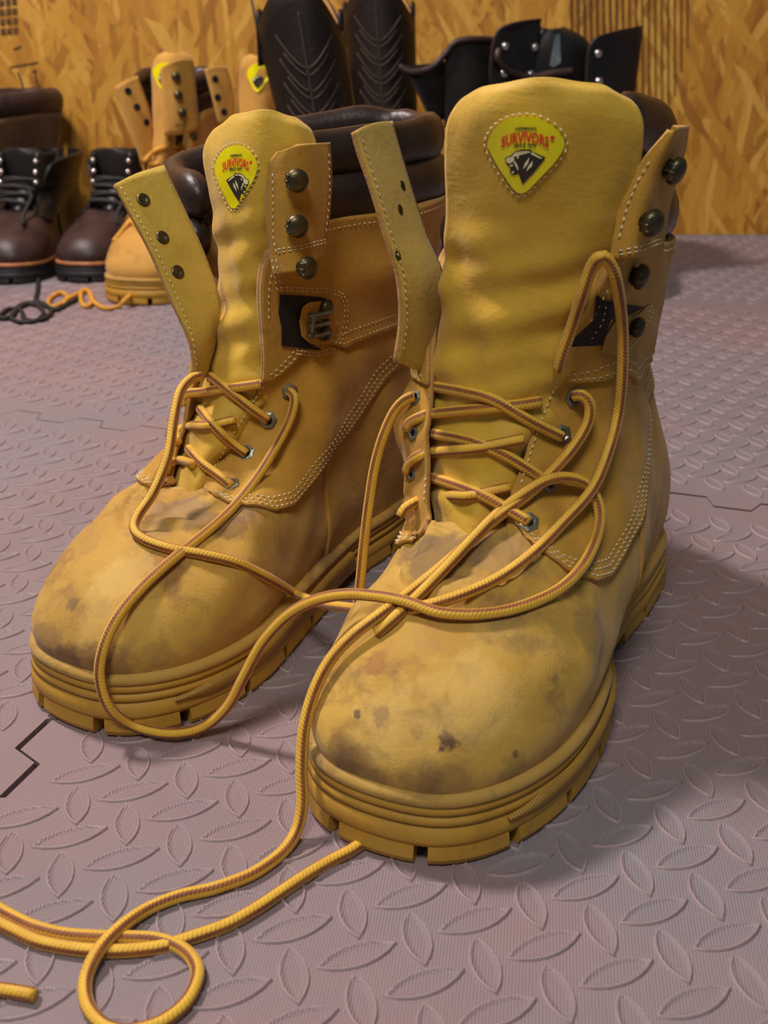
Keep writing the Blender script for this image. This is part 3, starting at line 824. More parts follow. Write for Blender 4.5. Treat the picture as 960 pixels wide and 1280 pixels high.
for i, (xs, y) in enumerate(LT):
    a, b, c = xs
    tb = [8, 8, 8, 8, 8, 8, 3, -6, -12, -14][i]
    rows.append([(a, y), (a + (b - a) * .38, y + tb * .65), (b, y + tb), (b + (c - b) * .62, y + tb * .65), (c, y)])
    yc = [.216, .204, .188, .180, .178, .180, .182, .182, .180, .178][i]
    ys.append((yc - .016, yc - .004, yc + .003, yc - .006, yc - .020))
tong_L, ST_L = tongue(FR_L, rows, ys, root_L, td(8, .2, 5.4, 9))

# ------------------------------------------------------------------ ray-placed details
def bvh_of(objs):
    V, Fc, n = [], [], 0
    for o in objs:
        mw = np.array(world_of(o)); me = o.data
        co = np.empty(len(me.vertices) * 3); me.vertices.foreach_get('co', co); co = co.reshape(-1, 3) @ mw[:3, :3].T + mw[:3, 3]
        V.append(co); Fc += [tuple(k + n for k in p.vertices) for p in me.polygons]; n += len(co)
    return BVHTree.FromPolygons([tuple(v) for v in np.concatenate(V)], Fc)
def hit(bv, px, py):
    d = ray(px, py).normalized(); l, n, i, ds = bv.ray_cast(ORG, d)
    if l is None: return None, None
    if n.dot(d) > 0: n = -n
    return l, n
def kids(root, rec=False):
    return [o for o in bpy.data.objects if o.parent == root and o.type == 'MESH']
NOBV = ('stitch',)
bv_R = bvh_of([o for o in kids(root_R)]); bv_L = bvh_of([o for o in kids(root_L)])
bv_tR = bvh_of([tong_R]); bv_tL = bvh_of([tong_L])

def toward(p, amt):
    return Vector(p) - (Vector(p) - ORG).normalized() * amt
def decal(name, polys, mat, parent, bv, off=0.0008, res=6.0, th=0.0, edge_mat=None):
    """flat outline in picture coordinates laid onto a surface as real geometry"""
    bm = bmesh.new()
    for P in polys:
        vs = [bm.verts.new((x, y, 0)) for x, y in P]
        bm.faces.new(vs)
    xs = [v.co.x for v in bm.verts]; yv = [v.co.y for v in bm.verts]
    if res:
        for k in np.arange(min(xs) + res, max(xs), res): bmesh.ops.bisect_plane(bm, geom=bm.verts[:] + bm.edges[:] + bm.faces[:], plane_co=(k, 0, 0), plane_no=(1, 0, 0))
        for k in np.arange(min(yv) + res, max(yv), res): bmesh.ops.bisect_plane(bm, geom=bm.verts[:] + bm.edges[:] + bm.faces[:], plane_co=(0, k, 0), plane_no=(0, 1, 0))
    bmesh.ops.triangulate(bm, faces=bm.faces[:], ngon_method='EAR_CLIP')
    bm.verts.ensure_lookup_table()
    W = []; last = None
    for v in bm.verts:
        l, n = hit(bv, v.co.x, v.co.y)
        if l is None: l = at_depth(v.co.x, v.co.y, last if last else 0.5)
        else: last = depth_of(l)
        W.append(toward(l, off))
    Fc = [tuple(v.index for v in f.verts)[::-1] for f in bm.faces]
    bm.free()
    # make faces look at the camera
    out = []
    for f in Fc:
        a, b, c = (W[i] for i in f[:3]); nn = (b - a).cross(c - a)
        out.append(f if nn.dot(ORG - a) > 0 else f[::-1])
    W = list(W); nf = len(out)
    if th:
        ec = {}
        for f in out:
            for a, b in zip(f, f[1:] + f[:1]): ec[(a, b)] = ec.get((a, b), 0) + 1
        for (a, b) in [e for e in ec if (e[1], e[0]) not in ec]:
            n0 = len(W); W += [W[a], W[b], toward(W[b], -th), toward(W[a], -th)]; out.append((n0 + 1, n0, n0 + 3, n0 + 2))
    return mesh_obj(name, W, out, mat, parent, mats=[mat, edge_mat or mat], fmats=[0] * nf + [1] * (len(out) - nf))
def px_stitch(name, poly, parent, bv, rows=(0,), step=0.0032, ln=0.0023, r=0.00042, mat=None):
    P = np.array(poly, float)
    L = np.concatenate([[0], np.cumsum(np.linalg.norm(np.diff(P, axis=0), axis=1))]); q = np.linspace(0, L[-1], max(4, int(L[-1] / 3)))
    C = np.stack([np.interp(q, L, P[:, 0]), np.interp(q, L, P[:, 1])], 1)
    T = np.gradient(C, axis=0); T /= np.linalg.norm(T, axis=1, keepdims=True); Nn = np.stack([-T[:, 1], T[:, 0]], 1)
    for rw in rows:
        W, N_ = [], []; 
        for c in C + Nn * rw:
            l, n = hit(bv, *c)
            if l is None: continue
            W.append(toward(l, 0.0004)); N_.append(n)
        if len(W) > 3:
            stitch_line(name, [tuple(w) for w in W], [tuple(n) for n in N_], mat or M['thread'], parent, step, ln, r)

EY, EYF = lathe_data([(.0020, -.001), (.0021, .0009), (.0030, .0014), (.0046, .0010), (.0050, -.0006)], 6)
EYH, EYHF = lathe_data([(.0001, .0003), (.0023, .0003)], 12)
def eyelet(px, py, bv, parent, k=1.0, mat=None):
    l, n = hit(bv, px, py)
    if l is None: return
    n = (n * .8 - (l - ORG).normalized() * .2).normalized()
    o = mesh_obj('eyelet', orient(EY * k, l, n, random.uniform(0, 1)), EYF, mat or M['eyelet'], parent, smooth=False)
    mesh_obj('hole', orient(EYH * k, l, n), EYHF, M['hole'], o)
DOME, DOMEF = lathe_data([(.0034, -.001), (.0032, .0022), (.0052, .0026), (.0056, .0040), (.0051, .0056), (.0036, .0068), (.0016, .0073), (.0002, .0074)], 18)
CLIP, CLIPF = lathe_data([(.0042, -.0008), (.0044, .0004), (.0036, .0010), (.0002, .0010)], 16)
def hook(px, py, bv, parent, k=1.0, tilt=(0, 0, 0), mat=None):
    l, n = hit(bv, px, py)
    if l is None: return
    n = (n + Vector(tilt)).normalized()
    o = mesh_obj('lace_hook', orient(DOME * k, l, n), DOMEF, mat or M['metal'], parent)
    # pressed claws at one side of the cap
    for q in (-.55, 0, .55):
        a = math.pi + q; c = np.array([[math.cos(a) * .0050 * k, math.sin(a) * .0050 * k, z * k] for z in (.0015, .0038, .0062)])
        W = orient(c, l, n); V, Fc, uv = tube_data(W, .0007 * k, 6); mesh_obj('claw', V, Fc, mat or M['metal'], o)

# ---- right-hand boot
for p in [(661, 653), (686, 604), (702, 543), (717, 497)]: eyelet(*p, bv_R, root_R)
for p in [(506, 640), (514, 592), (517, 541), (519, 497)]: eyelet(*p, bv_R, root_R, .8)
for p in [(833, 209), (806, 276), (790, 343)]: hook(*p, bv_R, root_R, 1.0)
px_stitch('edge_stitching', [(651, 606), (664, 562), (680, 516), (697, 474)], root_R, bv_R)
px_stitch('edge_stitching', [(773, 300), (784, 258), (797, 226), (812, 202)], st_RR, bv_R)
px_stitch('strap_stitching', [(771, 314), (800, 308), (826, 298)], st_RR, bv_R, (0, 5))
px_stitch('edge_stitching', [(537, 492), (537, 530), (534, 580), (530, 626)], root_R, bv_R)
px_stitch('edge_stitching', [(452, 172), (470, 232), (488, 290), (505, 345), (509, 400), (503, 440)], st_RL, bv_R)
# ankle lock: black webbing slot, leather tab, hook
web = decal('webbing', [[(745, 368), (756, 376), (806, 384), (790, 392), (764, 400), (752, 432), (708, 434), (742, 402)]], M['webbing'], root_R, bv_R, .0012, 6, .0012)
px_stitch('webbing_stitching', [(757, 380), (753, 402), (738, 424)], web, bv_R)
tabR = decal('leather_tab', [[(770, 400), (800, 392), (812, 380), (820, 384), (812, 410), (795, 436), (778, 448), (752, 440), (758, 420)]], M['wheat_quarter'], root_R, bv_R, .0024, 7, .002, M['edge'])
px_stitch('tab_stitching', [(776, 440), (795, 420), (808, 398), (815, 378)], tabR, bvh_of([tabR]), (0, 4))
hook(789, 408, bv_R, tabR, .85)
# ---- left-hand boot
for p in [(362, 490), (335, 525), (308, 566), (289, 606)]: eyelet(*p, bv_L, root_L)
for p in [(263, 470), (250, 512)]: eyelet(*p, bv_L, root_L, .7)
for p in [(369, 224), (369, 281), (378, 334)]: hook(*p, bv_L, root_L, 1.0)
for p in [(179, 250), (203, 297), (222, 340)]:
    l, n = hit(bv_L, *p)
    Vd, Fd = lathe_data([(.0045, -.0003), (.0044, .0008), (.0030, .0011), (.0022, .0004), (.0002, .0002)], 16)
    mesh_obj('rivet_back', orient(Vd * .8, l, n), Fd, M['metal'], st_LL)
for p in [(503, 232), (500, 262), (497, 320)]:
    l, n = hit(bv_R, *p)
    if l: mesh_obj('rivet_back', orient(Vd * .5, l, n), Fd, M['metal'], st_RL)
px_stitch('edge_stitching', [(341, 215), (342, 300), (346, 316)], st_LR, bv_L)
px_stitch('edge_stitching', [(411, 190), (412, 240), (407, 296)], st_LR, bv_L)
px_stitch('strap_stitching', [(346, 312), (380, 306), (407, 299)], st_LR, bv_L, (0, 4))
px_stitch('edge_stitching', [(345, 322), (349, 350), (352, 364)], root_L, bv_L, (0, 5))
px_stitch('edge_stitching', [(150, 232), (167, 262), (194, 310), (220, 368), (240, 420), (246, 462)], st_LL, bv_L)
px_stitch('edge_stitching', [(262, 596), (281, 560), (300, 528), (318, 500), (330, 482)], root_L, bv_L)
web = decal('webbing', [[(350, 368), (400, 371), (415, 376), (398, 382), (386, 392), (384, 412), (392, 430), (402, 438), (380, 436), (352, 432), (352, 410), (348, 390)]], M['webbing'], root_L, bv_L, .0014, 6, .0012)
px_stitch('webbing_stitching', [(356, 370), (358, 392), (354, 412), (356, 430)], web, bv_L)
tabL = decal('leather_tab', [[(378, 384), (386, 378), (404, 376), (418, 384), (422, 404), (416, 424), (402, 432), (388, 430), (377, 420), (374, 402)]], M['wheat_quarter'], root_L, bv_L, .0034, 7, .0028, M['edge'])
px_stitch('tab_stitching', [(350, 359), (380, 360), (410, 361), (428, 366), (435, 380), (434, 404), (427, 426), (415, 440), (398, 445), (370, 442)], root_L, bv_L, (0, 4))
# square speed hook on the tab
bvt = bvh_of([tabL])
l, n = hit(bvt, 398, 402); HS = 1.3
hk = mesh_obj('speed_hook', orient(CLIP * 1.4, l, n), CLIPF, M['eyelet'], tabL)
for dy in (-.0042, 0, .0042):
    c = np.array([(-.0062, dy, .0002), (-.0060, dy, .0022), (-.0015, dy, .0034), (.0030, dy, .0030), (.0040, dy, .0004)]); V, Fc, uv = tube_data(orient(spline(c, 4) * HS, l, n), .0012, 7); mesh_obj('hook_bar', V, Fc, M['eyelet'], hk)
c = np.array([(-.0061, -.0048, .0022), (-.0061, .0048, .0022)]); V, Fc, uv = tube_data(orient(c * HS, l, n), .0013, 7); mesh_obj('hook_bar', V, Fc, M['eyelet'], hk)
for dy in (-.0052, .0052):
    V, Fc = lathe_data([(.0032, -.0005), (.0034, .0016), (.0026, .0028), (.0003, .0031)], 14); V = V + np.array([.0034, dy, 0]); mesh_obj('hook_ear', orient(V * HS, l, n), Fc, M['metal'], hk)

# ---- logo patches: outline coordinates follow the near patch (crop 960 x 891)
PATCH = [(150, 290), (190, 220), (260, 160), (350, 122), (450, 108), (550, 118), (640, 155), (720, 215), (775, 285), (790, 350), (765, 420), (700, 510), (620, 595), (540, 680), (480, 740), (430, 765), (385, 755), (340, 710), (285, 630), (225, 540), (170, 440), (135, 360)]
CAT = [(280, 465), (330, 442), (372, 405), (430, 392), (495, 390), (520, 412), (632, 460), (590, 515), (520, 600), (432, 692), (408, 620), (398, 600), (352, 610), (322, 590), (330, 560), (320, 538), (292, 512)]
CREAM = [[(290, 468), (335, 450), (360, 452), (364, 484), (345, 500), (318, 512), (296, 500)], [(340, 446), (375, 412), (430, 402), (490, 402), (500, 415), (440, 412), (392, 428), (362, 452)], [(362, 486), (376, 500), (396, 540), (396, 575), (380, 536), (358, 506)],
         [(492, 455), (482, 510), (438, 562), (452, 510)], [(520, 485), (516, 530), (462, 582), (484, 530)], [(512, 412), (600, 462), (592, 472), (505, 430)], [(335, 582), (362, 574), (358, 592), (340, 598)], [(322, 524), (352, 516), (350, 532), (330, 540)], [(384, 446), (402, 440), (398, 466), (386, 470)]]
def text_polys(body, size):
    cu = bpy.data.curves.new('t', 'FONT'); cu.body = body; cu.size = size; cu.align_x = 'CENTER'; cu.offset = 0.03 * size; cu.resolution_u = 2
    o = bpy.data.objects.new('t', cu); COL.objects.link(o)
    bpy.context.view_layer.update()
    me = o.to_mesh(); V = [tuple(v.co) for v in me.vertices]; Fc = [tuple(p.vertices) for p in me.polygons]
    o.to_mesh_clear(); bpy.data.objects.remove(o); bpy.data.curves.remove(cu)
    return V, Fc
TXT = [('SURVIVORS', 'red', 455, 328, 410, 92, 50), ("HERMAN'S", 'ink', 462, 224, 180, 28, 5), ('SINCE 1879', 'ink', 452, 370, 185, 32, 6)]
def logo(bv, root, tmap, cmap, k=1.0, detail=True):
    """tmap: patch crop -> picture; cmap: same for the cat"""
    o = decal('logo_patch', [[tmap(*p) for p in crom(np.array(PATCH, float), np.linspace(0, len(PATCH), 88, endpoint=False), True)]], M['patch'], root, bv, .0016 * k, 5 if detail else 0, .0016 * k)
    decal('cat_emblem', [[cmap(*p) for p in CAT]], M['ink'], o, bv, .0020 * k, 6 if detail else 0)
    for c in CREAM if detail else CREAM[:2]: decal('emblem_highlight', [[cmap(*p) for p in c]], M['cream'], o, bv, .0023 * k, 0)
    if detail:
        for body, mt, cx, cy, width, hgt, arc in TXT:
            V, Fc = text_polys(body, 1.0); xs = [v[0] for v in V]; x0, x1 = min(xs), max(xs); hh = max(v[1] for v in V)
            W = []
            for v in V:
                t = (v[0] - (x0 + x1) / 2) / (x1 - x0)
                X = cx + t * width; Y = cy - v[1] / hh * hgt + arc * (t * 2) ** 2
                px, py = tmap(X, Y); l, n = hit(bv, px, py)
                W.append(toward(l if l else at_depth(px, py, .5), .0021 * k))
            a = W[Fc[0][0]]
            ff = []
            for f in Fc:
                p, q, r = (W[i] for i in f[:3]); ff.append(f if (q - p).cross(r - p).dot(ORG - p) > 0 else f[::-1])
            mesh_obj('lettering', W, ff, M[mt], o, smooth=False)
        X, Y = 690, 292
        decal('registered_mark', [[tmap(X + 20 * math.cos(a), Y + 20 * math.sin(a)) for a in np.linspace(0, 2 * math.pi, 12, endpoint=False)]], M['red'], o, bv, .0021 * k, 0)
        ctr = (452, 420); out = [(ctr[0] + (x - ctr[0]) * 1.10, ctr[1] + (y - ctr[1]) * 1.09) for x, y in PATCH + PATCH[:1]]
        px_stitch('patch_stitching', [tmap(*p) for p in out], o, bv, step=.0030, ln=.0021)
    return o
near = lambda X, Y: (590 + X / 6.857, 130 + Y / 6.857)
logo(bv_tR, root_R, near, near)
def lmap(X, Y):
    u = (X - 120) / 680; v = (Y - 105) / 660
    return (250 + (165 + u * 530) / 9.6 + (0.5 - v) * 0.0, 160 + (205 + v * 760) / 9.6 - (u - .5) * 3 * (1 - v))
def lcat(X, Y):
    return lmap(920 - X + 20, Y + 8)
logo(bv_tL, root_L, lmap, lcat)

# ---- laces
LR = 0.00255
def lace_path(pts, bvs, smooth=2, per=6, floor_ok=True):
    """pts: (px, py, lift) on what lies below, or (px, py, None) hanging free, or (px, py, ('d', depth))"""
    n = len(pts); dep = [None] * n
    for i, (px, py, m) in enumerate(pts):
        if m is None: continue
        if isinstance(m, tuple): dep[i] = m[1]; continue
        best = None
        for b in bvs:
            l, nn = hit(b, px, py)
            if l is not None:
                d = depth_of(l)
                best = d if best is None else min(best, d)
        if floor_ok or best is None:
            f = depth_of(on_z(px, py, 0.0008))
            if floor_ok: best = f if best is None else min(best, f)
        if best is None: continue
        dep[i] = best - (m + LR * 0.9) * 1.0
    known = [i for i in range(n) if dep[i] is not None]
    D = np.interp(np.arange(n), known, [dep[i] for i in known])
    t = np.linspace(0, n - 1, (n - 1) * per + 1)
    XY = crom(np.array([(p[0], p[1]) for p in pts], float), t); Dd = np.interp(t, np.arange(n), D)
    for _ in range(smooth):
        Dd[1:-1] = (Dd[:-2] + 2 * Dd[1:-1] + Dd[2:]) / 4
    P = np.array([tuple(at_depth(x, y, d)) for (x, y), d in zip(XY, Dd)])
    P[:, 2] = np.maximum(P[:, 2], LR * .95)
    return P
def lace_obj(name, paths, mat, parent, r=LR, n=10):
    Vs, Fs, Us, k = [], [], [], 0
    for P in paths:
        P = resample(P, 0.0022); V, Fc, uv = tube_data(P, r, n)
        Vs.append(V); Fs += [tuple(i + k for i in f) for f in Fc]; Us.append(uv); k += len(V)
    return mesh_obj(name, np.concatenate(Vs), Fs, mat, parent, uvs=np.concatenate(Us))
bvs = [bv_R, bv_L]
Z = 0.0
def ln(pts, l=0.0): return [(x, y, l) for x, y in pts]
# crossings over the tongues
cross_R = [ln([(540, 483), (552, 485), (580, 490), (617, 500), (660, 525), (702, 546)]), ln([(508, 500 + 36), (513, 528), (526, 521), (541, 517), (580, 513), (613, 510), (650, 506), (676, 502)]),
           ln([(542, 542), (552, 544), (575, 548), (603, 556), (640, 574), (684, 602)]), ln([(508, 590), (513, 578), (526, 569), (541, 565), (575, 562), (603, 559), (655, 549)]),
           ln([(540, 597), (550, 600), (575, 608), (603, 619), (632, 635), (661, 652)]), ln([(501, 646), (506, 636), (520, 627), (535, 622), (565, 619), (590, 619), (637, 609)])]
cross_L = [ln([(262, 470), (268, 474), (280, 483), (296, 496), (315, 511), (335, 525)]), ln([(228, 508), (227, 498), (236, 492), (255, 490), (273, 487), (299, 484), (326, 480)]),
           ln([(250, 511), (254, 516), (264, 528), (277, 542), (292, 555), (308, 567)]), ln([(222, 552), (221, 540), (233, 533), (246, 532), (262, 532), (294, 525)]),
           ln([(236, 561), (242, 568), (256, 582), (273, 594), (289, 607)]), ln([(206, 590), (210, 580), (224, 575), (242, 580)])]
Rl, Ll = [lace_path(c, [bv_R], 3, floor_ok=False) for c in cross_R], [lace_path(c, [bv_L], 3, floor_ok=False) for c in cross_L]
# right-hand boot, strand from the top right eyelet: down over the vamp, between the boots, along the floor, loop, out of frame
Rl.append(lace_path([(716, 495, 0), (728, 494, .004), (737, 506, .006), (735, 528, .006), (718, 558, .004), (690, 590, .003), (655, 622, .003), (615, 652, .003), (580, 684, .003), (545, 714, .003), (510, 742, .004), (475, 768, .008),
                     (440, 795, None), (412, 826, None), (392, 866, None), (380, 912, None), (377, 960, None), (378, 1005, None), (370, 1040, 0.004), (350, 1068, 0), (315, 1093, 0), (270, 1110, 0), (225, 1120, 0), (185, 1136, 0), (150, 1160, .003), (122, 1190, .004), (107, 1225, 0), (110, 1258, 0), (130, 1282, 0), (160, 1290, 0),
                     (200, 1279, 0), (232, 1254, 0), (247, 1222, 0), (242, 1200, 0), (224, 1184, 0), (195, 1174, .0), (160, 1172, .0), (120, 1171, 0), (80, 1168, 0), (40, 1158, 0), (0, 1138, 0), (-40, 1112, 0), (-110, 1092, 0), (-175, 1115, 0), (-190, 1165, 0), (-140, 1212, 0), (-60, 1230, 0), (0, 1237, 0), (22, 1240, 0), (44, 1244, 0)], bvs, 3))
# strand from the top left eyelet: straight down between the boots, under the toe and away to the left
Rl.append(lace_path([(518, 495, 0), (506, 500, .004), (492, 516, None), (478, 548, None), (468, 585, None), (461, 630, None), (455, 680, None), (450, 730, None), (444, 775, None), (438, 810, ('d', .53))], bvs, 3))
P0 = lace_path([(438, 1064, 0.0), (410, 1078, 0), (380, 1096, 0), (350, 1116, 0), (320, 1136, 0), (285, 1156, 0), (245, 1170, 0), (200, 1184, 0.0), (150, 1189, .0), (100, 1187, 0), (50, 1178, 0), (10, 1160, 0), (-40, 1136, 0), (-110, 1122, 0), (-180, 1140, 0), (-230, 1120, 0)], [], 3)
W0 = Rl.pop(); mid = spline([tuple(W0[-8]), tuple(W0[-1]), (-.012, .455, .004), (-.010, .420, LR), (.004, .378, LR), (.006, .358, LR), tuple(P0[0]), tuple(P0[6])], 8)[8:-8]
Rl.append(np.concatenate([W0[:-1], mid, P0[1:]])); Rl[-1][:, 2] = np.maximum(Rl[-1][:, 2], LR)
lace_obj('lace', Rl, M['lace'], root_R)
# left-hand boot, strand from the top right eyelet: round the toe, up and over to the other boot, loop, loose tip
Ll.append(lace_path([(361, 489, 0), (368, 497, .004), (364, 520, .004), (350, 550, .002), (322, 596, .001), (290, 636, .001), (255, 668, .001), (215, 700, .002), (175, 737, .002), (145, 775, .003), (128, 815, .004), (125, 850, .004), (138, 886, .004), (170, 908, .005), (215, 917, .006), (255, 908, .006), (285, 882, None), (305, 845, None), (328, 803, None), (358, 770, None), (392, 751, None), (430, 743, None), (470, 745, None),
                     (508, 752, None), (550, 766, .006), (600, 768, .003), (650, 759, .002), (697, 738, .002), (728, 708, .003), (746, 670, .004), (749, 636, .005), (736, 608, .006), (712, 597, .006), (684, 600, .005), (656, 616, .004), (622, 642, .003), (590, 674, .005), (560, 706, .005), (525, 742, .004), (495, 770, .002), (470, 792, .001)], bvs, 3))
# strand from the top left eyelet: down the far side, across the vamp, over to the other boot, up into a tall loop behind its flap
Ll.append(lace_path([(250, 470, .002), (238, 474, None), (225, 490, None), (217, 525, None), (210, 570, None), (192, 615, None), (172, 645, None), (168, 662, None), (182, 675, .002), (215, 686, .001), (255, 693, .001), (295, 703, .001), (335, 722, .001), (368, 741, .003), (400, 754, None), (440, 760, None), (480, 764, None), (520, 760, .005), (570, 746, .003), (620, 724, .003), (665, 692, .003), (705, 652, .003), (740, 612, .010), (760, 566, .012), (773, 515, .013), (778, 460, .014), (777, 400, .014), (770, 350, .012), (760, 326, .012), (750, 320, .011), (740, 332, .009), (729, 365, .007), (716, 405, .003), (704, 440, .001), (698, 462, .0)], bvs, 3))
lace_obj('lace', Ll, M['lace'], root_L)

# stains on the two vamps, plus pale toe-top highlights painted into the leather
def spots(fr_root, bv, lst):
    out = []; inv = world_of(fr_root).inverted()
    for px, py, rad, c, amt in lst:
        l, n = hit(bv, px, py)
        if l is not None: out.append((tuple(inv @ l), rad, c, amt))
    return out
DK, RD, GR, TOE_LIGHT = (0.055, 0.022, 0.018), (0.25, 0.055, 0.025), (0.17, 0.105, 0.055), (0.72, 0.50, 0.16)
sR = spots(root_R, bv_R, [(559, 926, .0042, DK, .85), (476, 894, .0042, (.14, .05, .03), .75), (446, 891, .0022, DK, .9), (521, 914, .0034, (.16, .08, .04), .4), (470, 829, .006, RD, .38), (516, 826, .004, RD, .15), (585, 838, .006, GR, .25), (693, 850, .0035, GR, .5), (645, 944, .0018, DK, .6), (424, 940, .004, GR, .5), (665, 816, .003, GR, .3), (450, 970, .014, (.15, .075, .03), .6), (520, 975, .010, (.15, .075, .03), .45),
                         (560, 700, .018, GR, .65), (620, 690, .016, GR, .5), (520, 690, .012, GR, .6), (640, 770, .016, GR, .5), (560, 790, .014, RD, .18), (740, 790, .012, GR, .4), (430, 948, .010, (.13, .065, .03), .55), (560, 980, .012, (.16, .085, .03), .4), (640, 965, .010, (.16, .09, .03), .35), (480, 910, .02, TOE_LIGHT, .35), (590, 880, .022, TOE_LIGHT, .35)])
sL = spots(root_L, bv_L, [(75, 830, .014, (.11, .04, .022), .75), (110, 825, .010, (.14, .06, .03), .6), (55, 800, .012, (.2, .10, .05), .5), (220, 640, .016, (.28, .19, .11), .6), (260, 650, .012, GR, .6), (190, 665, .012, (.26, .16, .09), .5), (285, 660, .010, (.12, .05, .03), .6), (205, 715, .016, RD, .22), (330, 720, .014, RD, .3), (90, 755, .004, GR, .6), (140, 838, .012, (.15, .07, .03), .5), (200, 820, .010, (.16, .09, .03), .3), (150, 720, .014, TOE_LIGHT, .4), (120, 770, .014, TOE_LIGHT, .3), (300, 640, .008, GR, .6)])
add_folds(M['wheat_quarter'], 30, 1.2, 0.3, 0.003)
B_R.vamp.data.materials[0] = leather('wheat_nubuck_near_toe', (0.47, 0.275, 0.04), (0.60, 0.37, 0.065), (0.17, 0.09, 0.03), 0.75, spots=sR, scuff=(0.40, 0.235, 0.06))
B_L.vamp.data.materials[0] = leather('wheat_nubuck_far_toe', (0.46, 0.26, 0.04), (0.58, 0.35, 0.06), (0.17, 0.085, 0.03), 0.75, spots=sL, scuff=(0.38, 0.21, 0.055))

# ------------------------------------------------------------------ boots along the wall
M['blackleather'] = leather('black_oiled_leather', (0.010, 0.009, 0.009), (0.020, 0.017, 0.016), None, rough=0.38, grain=0.2, sheen=0)
M['brownblack'] = leather('dark_brown_oiled_leather', (0.030, 0.014, 0.013), (0.062, 0.034, 0.030), (0.02, 0.012, 0.01), 0.5, rough=0.42, grain=0.25, sheen=0)
M['brownsuede'] = leather('brown_hiker_suede', (0.085, 0.042, 0.018), (0.16, 0.085, 0.035), (0.03, 0.015, 0.01), 0.6, rough=0.8)
M['cowboy'] = leather('dark_cowboy_leather', (0.008, 0.004, 0.003), (0.017, 0.009, 0.006), None, rough=0.5, grain=0.3, sheen=0)
M['cowboy_lining'] = leather('tan_boot_lining', (0.40, 0.19, 0.04), (0.50, 0.26, 0.06), None, rough=0.8)
M['orangewelt'] = plain('orange_welt', (0.42, 0.16, 0.05), 0.6)
M['blackrubber'] = plain('black_rubber', (0.012, 0.011, 0.012), 0.6)
M['greyrubber'] = plain('worn_black_rubber', (0.03, 0.027, 0.027), 0.6)
M['chrome'] = plain('bright_steel', (0.65, 0.62, 0.6), 0.25, 0.95, grain=0)
M['blacklace'] = plain('black_cord', (0.014, 0.012, 0.013), 0.7)
M['tancord'] = plain('yellow_cord', (0.62, 0.30, 0.03), 0.7)
M['feather'] = plain('brown_stitch_thread', (0.060, 0.036, 0.022), 0.7)
M['wheat_bg'] = leather('orange_wheat_nubuck', (0.50, 0.25, 0.04), (0.62, 0.34, 0.065), (0.2, 0.09, 0.02), 0.4)
MT_BG = dict(vamp=M['wheat_bg'], quarter=M['wheat_bg'], lining=M['lining'], edge=M['edge'], collar=M['collar'])
MT_BLK = dict(vamp=M['brownblack'], quarter=M['blackleather'], lining=M['blackrubber'], edge=M['blackleather'], collar=M['blackleather'], welt=M['orangewelt'])
MT_BRN = dict(vamp=M['brownsuede'], quarter=M['brownsuede'], lining=M['blackrubber'], edge=M['brownsuede'], collar=M['brownblack'], welt=M['greyrubber'])
MT_LOG = dict(vamp=M['blackleather'], quarter=M['blackleather'], lining=M['blackrubber'], edge=M['blackleather'], collar=M['blackleather'], welt=M['blackrubber'])
MT_COW = dict(vamp=M['cowboy'], quarter=M['cowboy'], lining=M['cowboy_lining'], edge=M['cowboy'], collar=M['cowboy'], welt=M['cowboy'])

def loc_rows(fr, rows): return [[fr.w(p) for p in r] for r in rows]
def loc_tongue(fr, root, rows, mats, th=.005):
    net = np.array([[tuple(p) for p in r] for r in rows]); S = Surf(np.transpose(net, (1, 0, 2)), False)
    U, Vv = np.meshgrid(np.linspace(0, S.nu - 1, 16), np.linspace(0, S.nv - 1, 36), indexing='ij')
    o = mesh_obj('tongue', S(U, Vv).reshape(-1, 3), grid_faces(16, 36), None, root, mats=mats); solidify(o, th, -1, 1, 0)
    return o
def px_tongue(fr, root, rows, yc, mats):
    out = []
    for (a, c, y), yy in zip(rows, yc):
        b = (a + c) / 2; out.append([fr.w(fr.fix(px, y + d, 1, yy - e)) for px, d, e in ((a, 0, .016), ((a + b) / 2, 2, .004), (b, 3, 0), ((b + c) / 2, 2, .004), (c, 0, .016))])
    return loc_tongue(fr, root, out, mats)
def std_tongue(fr, root, ts, mats, cx=0.0, top=.278):
    rows = []
    for z, y, hw in ((.092, .212, .018), (.115, .200, .022), (.145, .186, .027), (.18, .178, .032), (.215, .178, .036), (.25, .179, .038), (top - .01, .178, .034), (top, .177, .020)):
        zz = .1 + (z - .1) * ts if z > .1 else z
        rows.append([fr.w((cx + t * hw, y - .014 * t * t, zz)) for t in (-1, -.5, 0, .5, 1)])
    return loc_tongue(fr, root, rows, mats)

# two more wheat boots, same make
def tan_bg(fr, med, label, flapL, flapR, tong, yc, lmap_, left_hooks):
    root = empty('work_boot', fr.mat); tag(root, label, 'boot', 'pair of wheat work boots by the wall')
    B = build_lower(fr, med, root, MT_BG, hi=False, stitches=False)
    collar_rolls(B, MT_BG, hi=False)
    t = px_tongue(fr, root, tong, yc, [M['wheat_bg'], M['collar']])
    fl, _ = strip_piece('eyestay', fr, fx(fr, flapL, (.197, .186, .170)), [M['wheat_bg'], M['wheat_bg'], M['edge']], root, (8, 20))
    frr, _ = strip_piece('eyestay', fr, fx(fr, flapR, (.190, .186, .165)), [M['wheat_bg'], M['wheat_bg'], M['edge']], root, (8, 20))
    logo(bvh_of([t]), root, lmap_, lmap_, 1.0, False)
    return B, root, fl, frr
FT1 = Frame(-.247, 1.589, 11.0); FT2 = Frame(-.107, 1.610, 9.0)
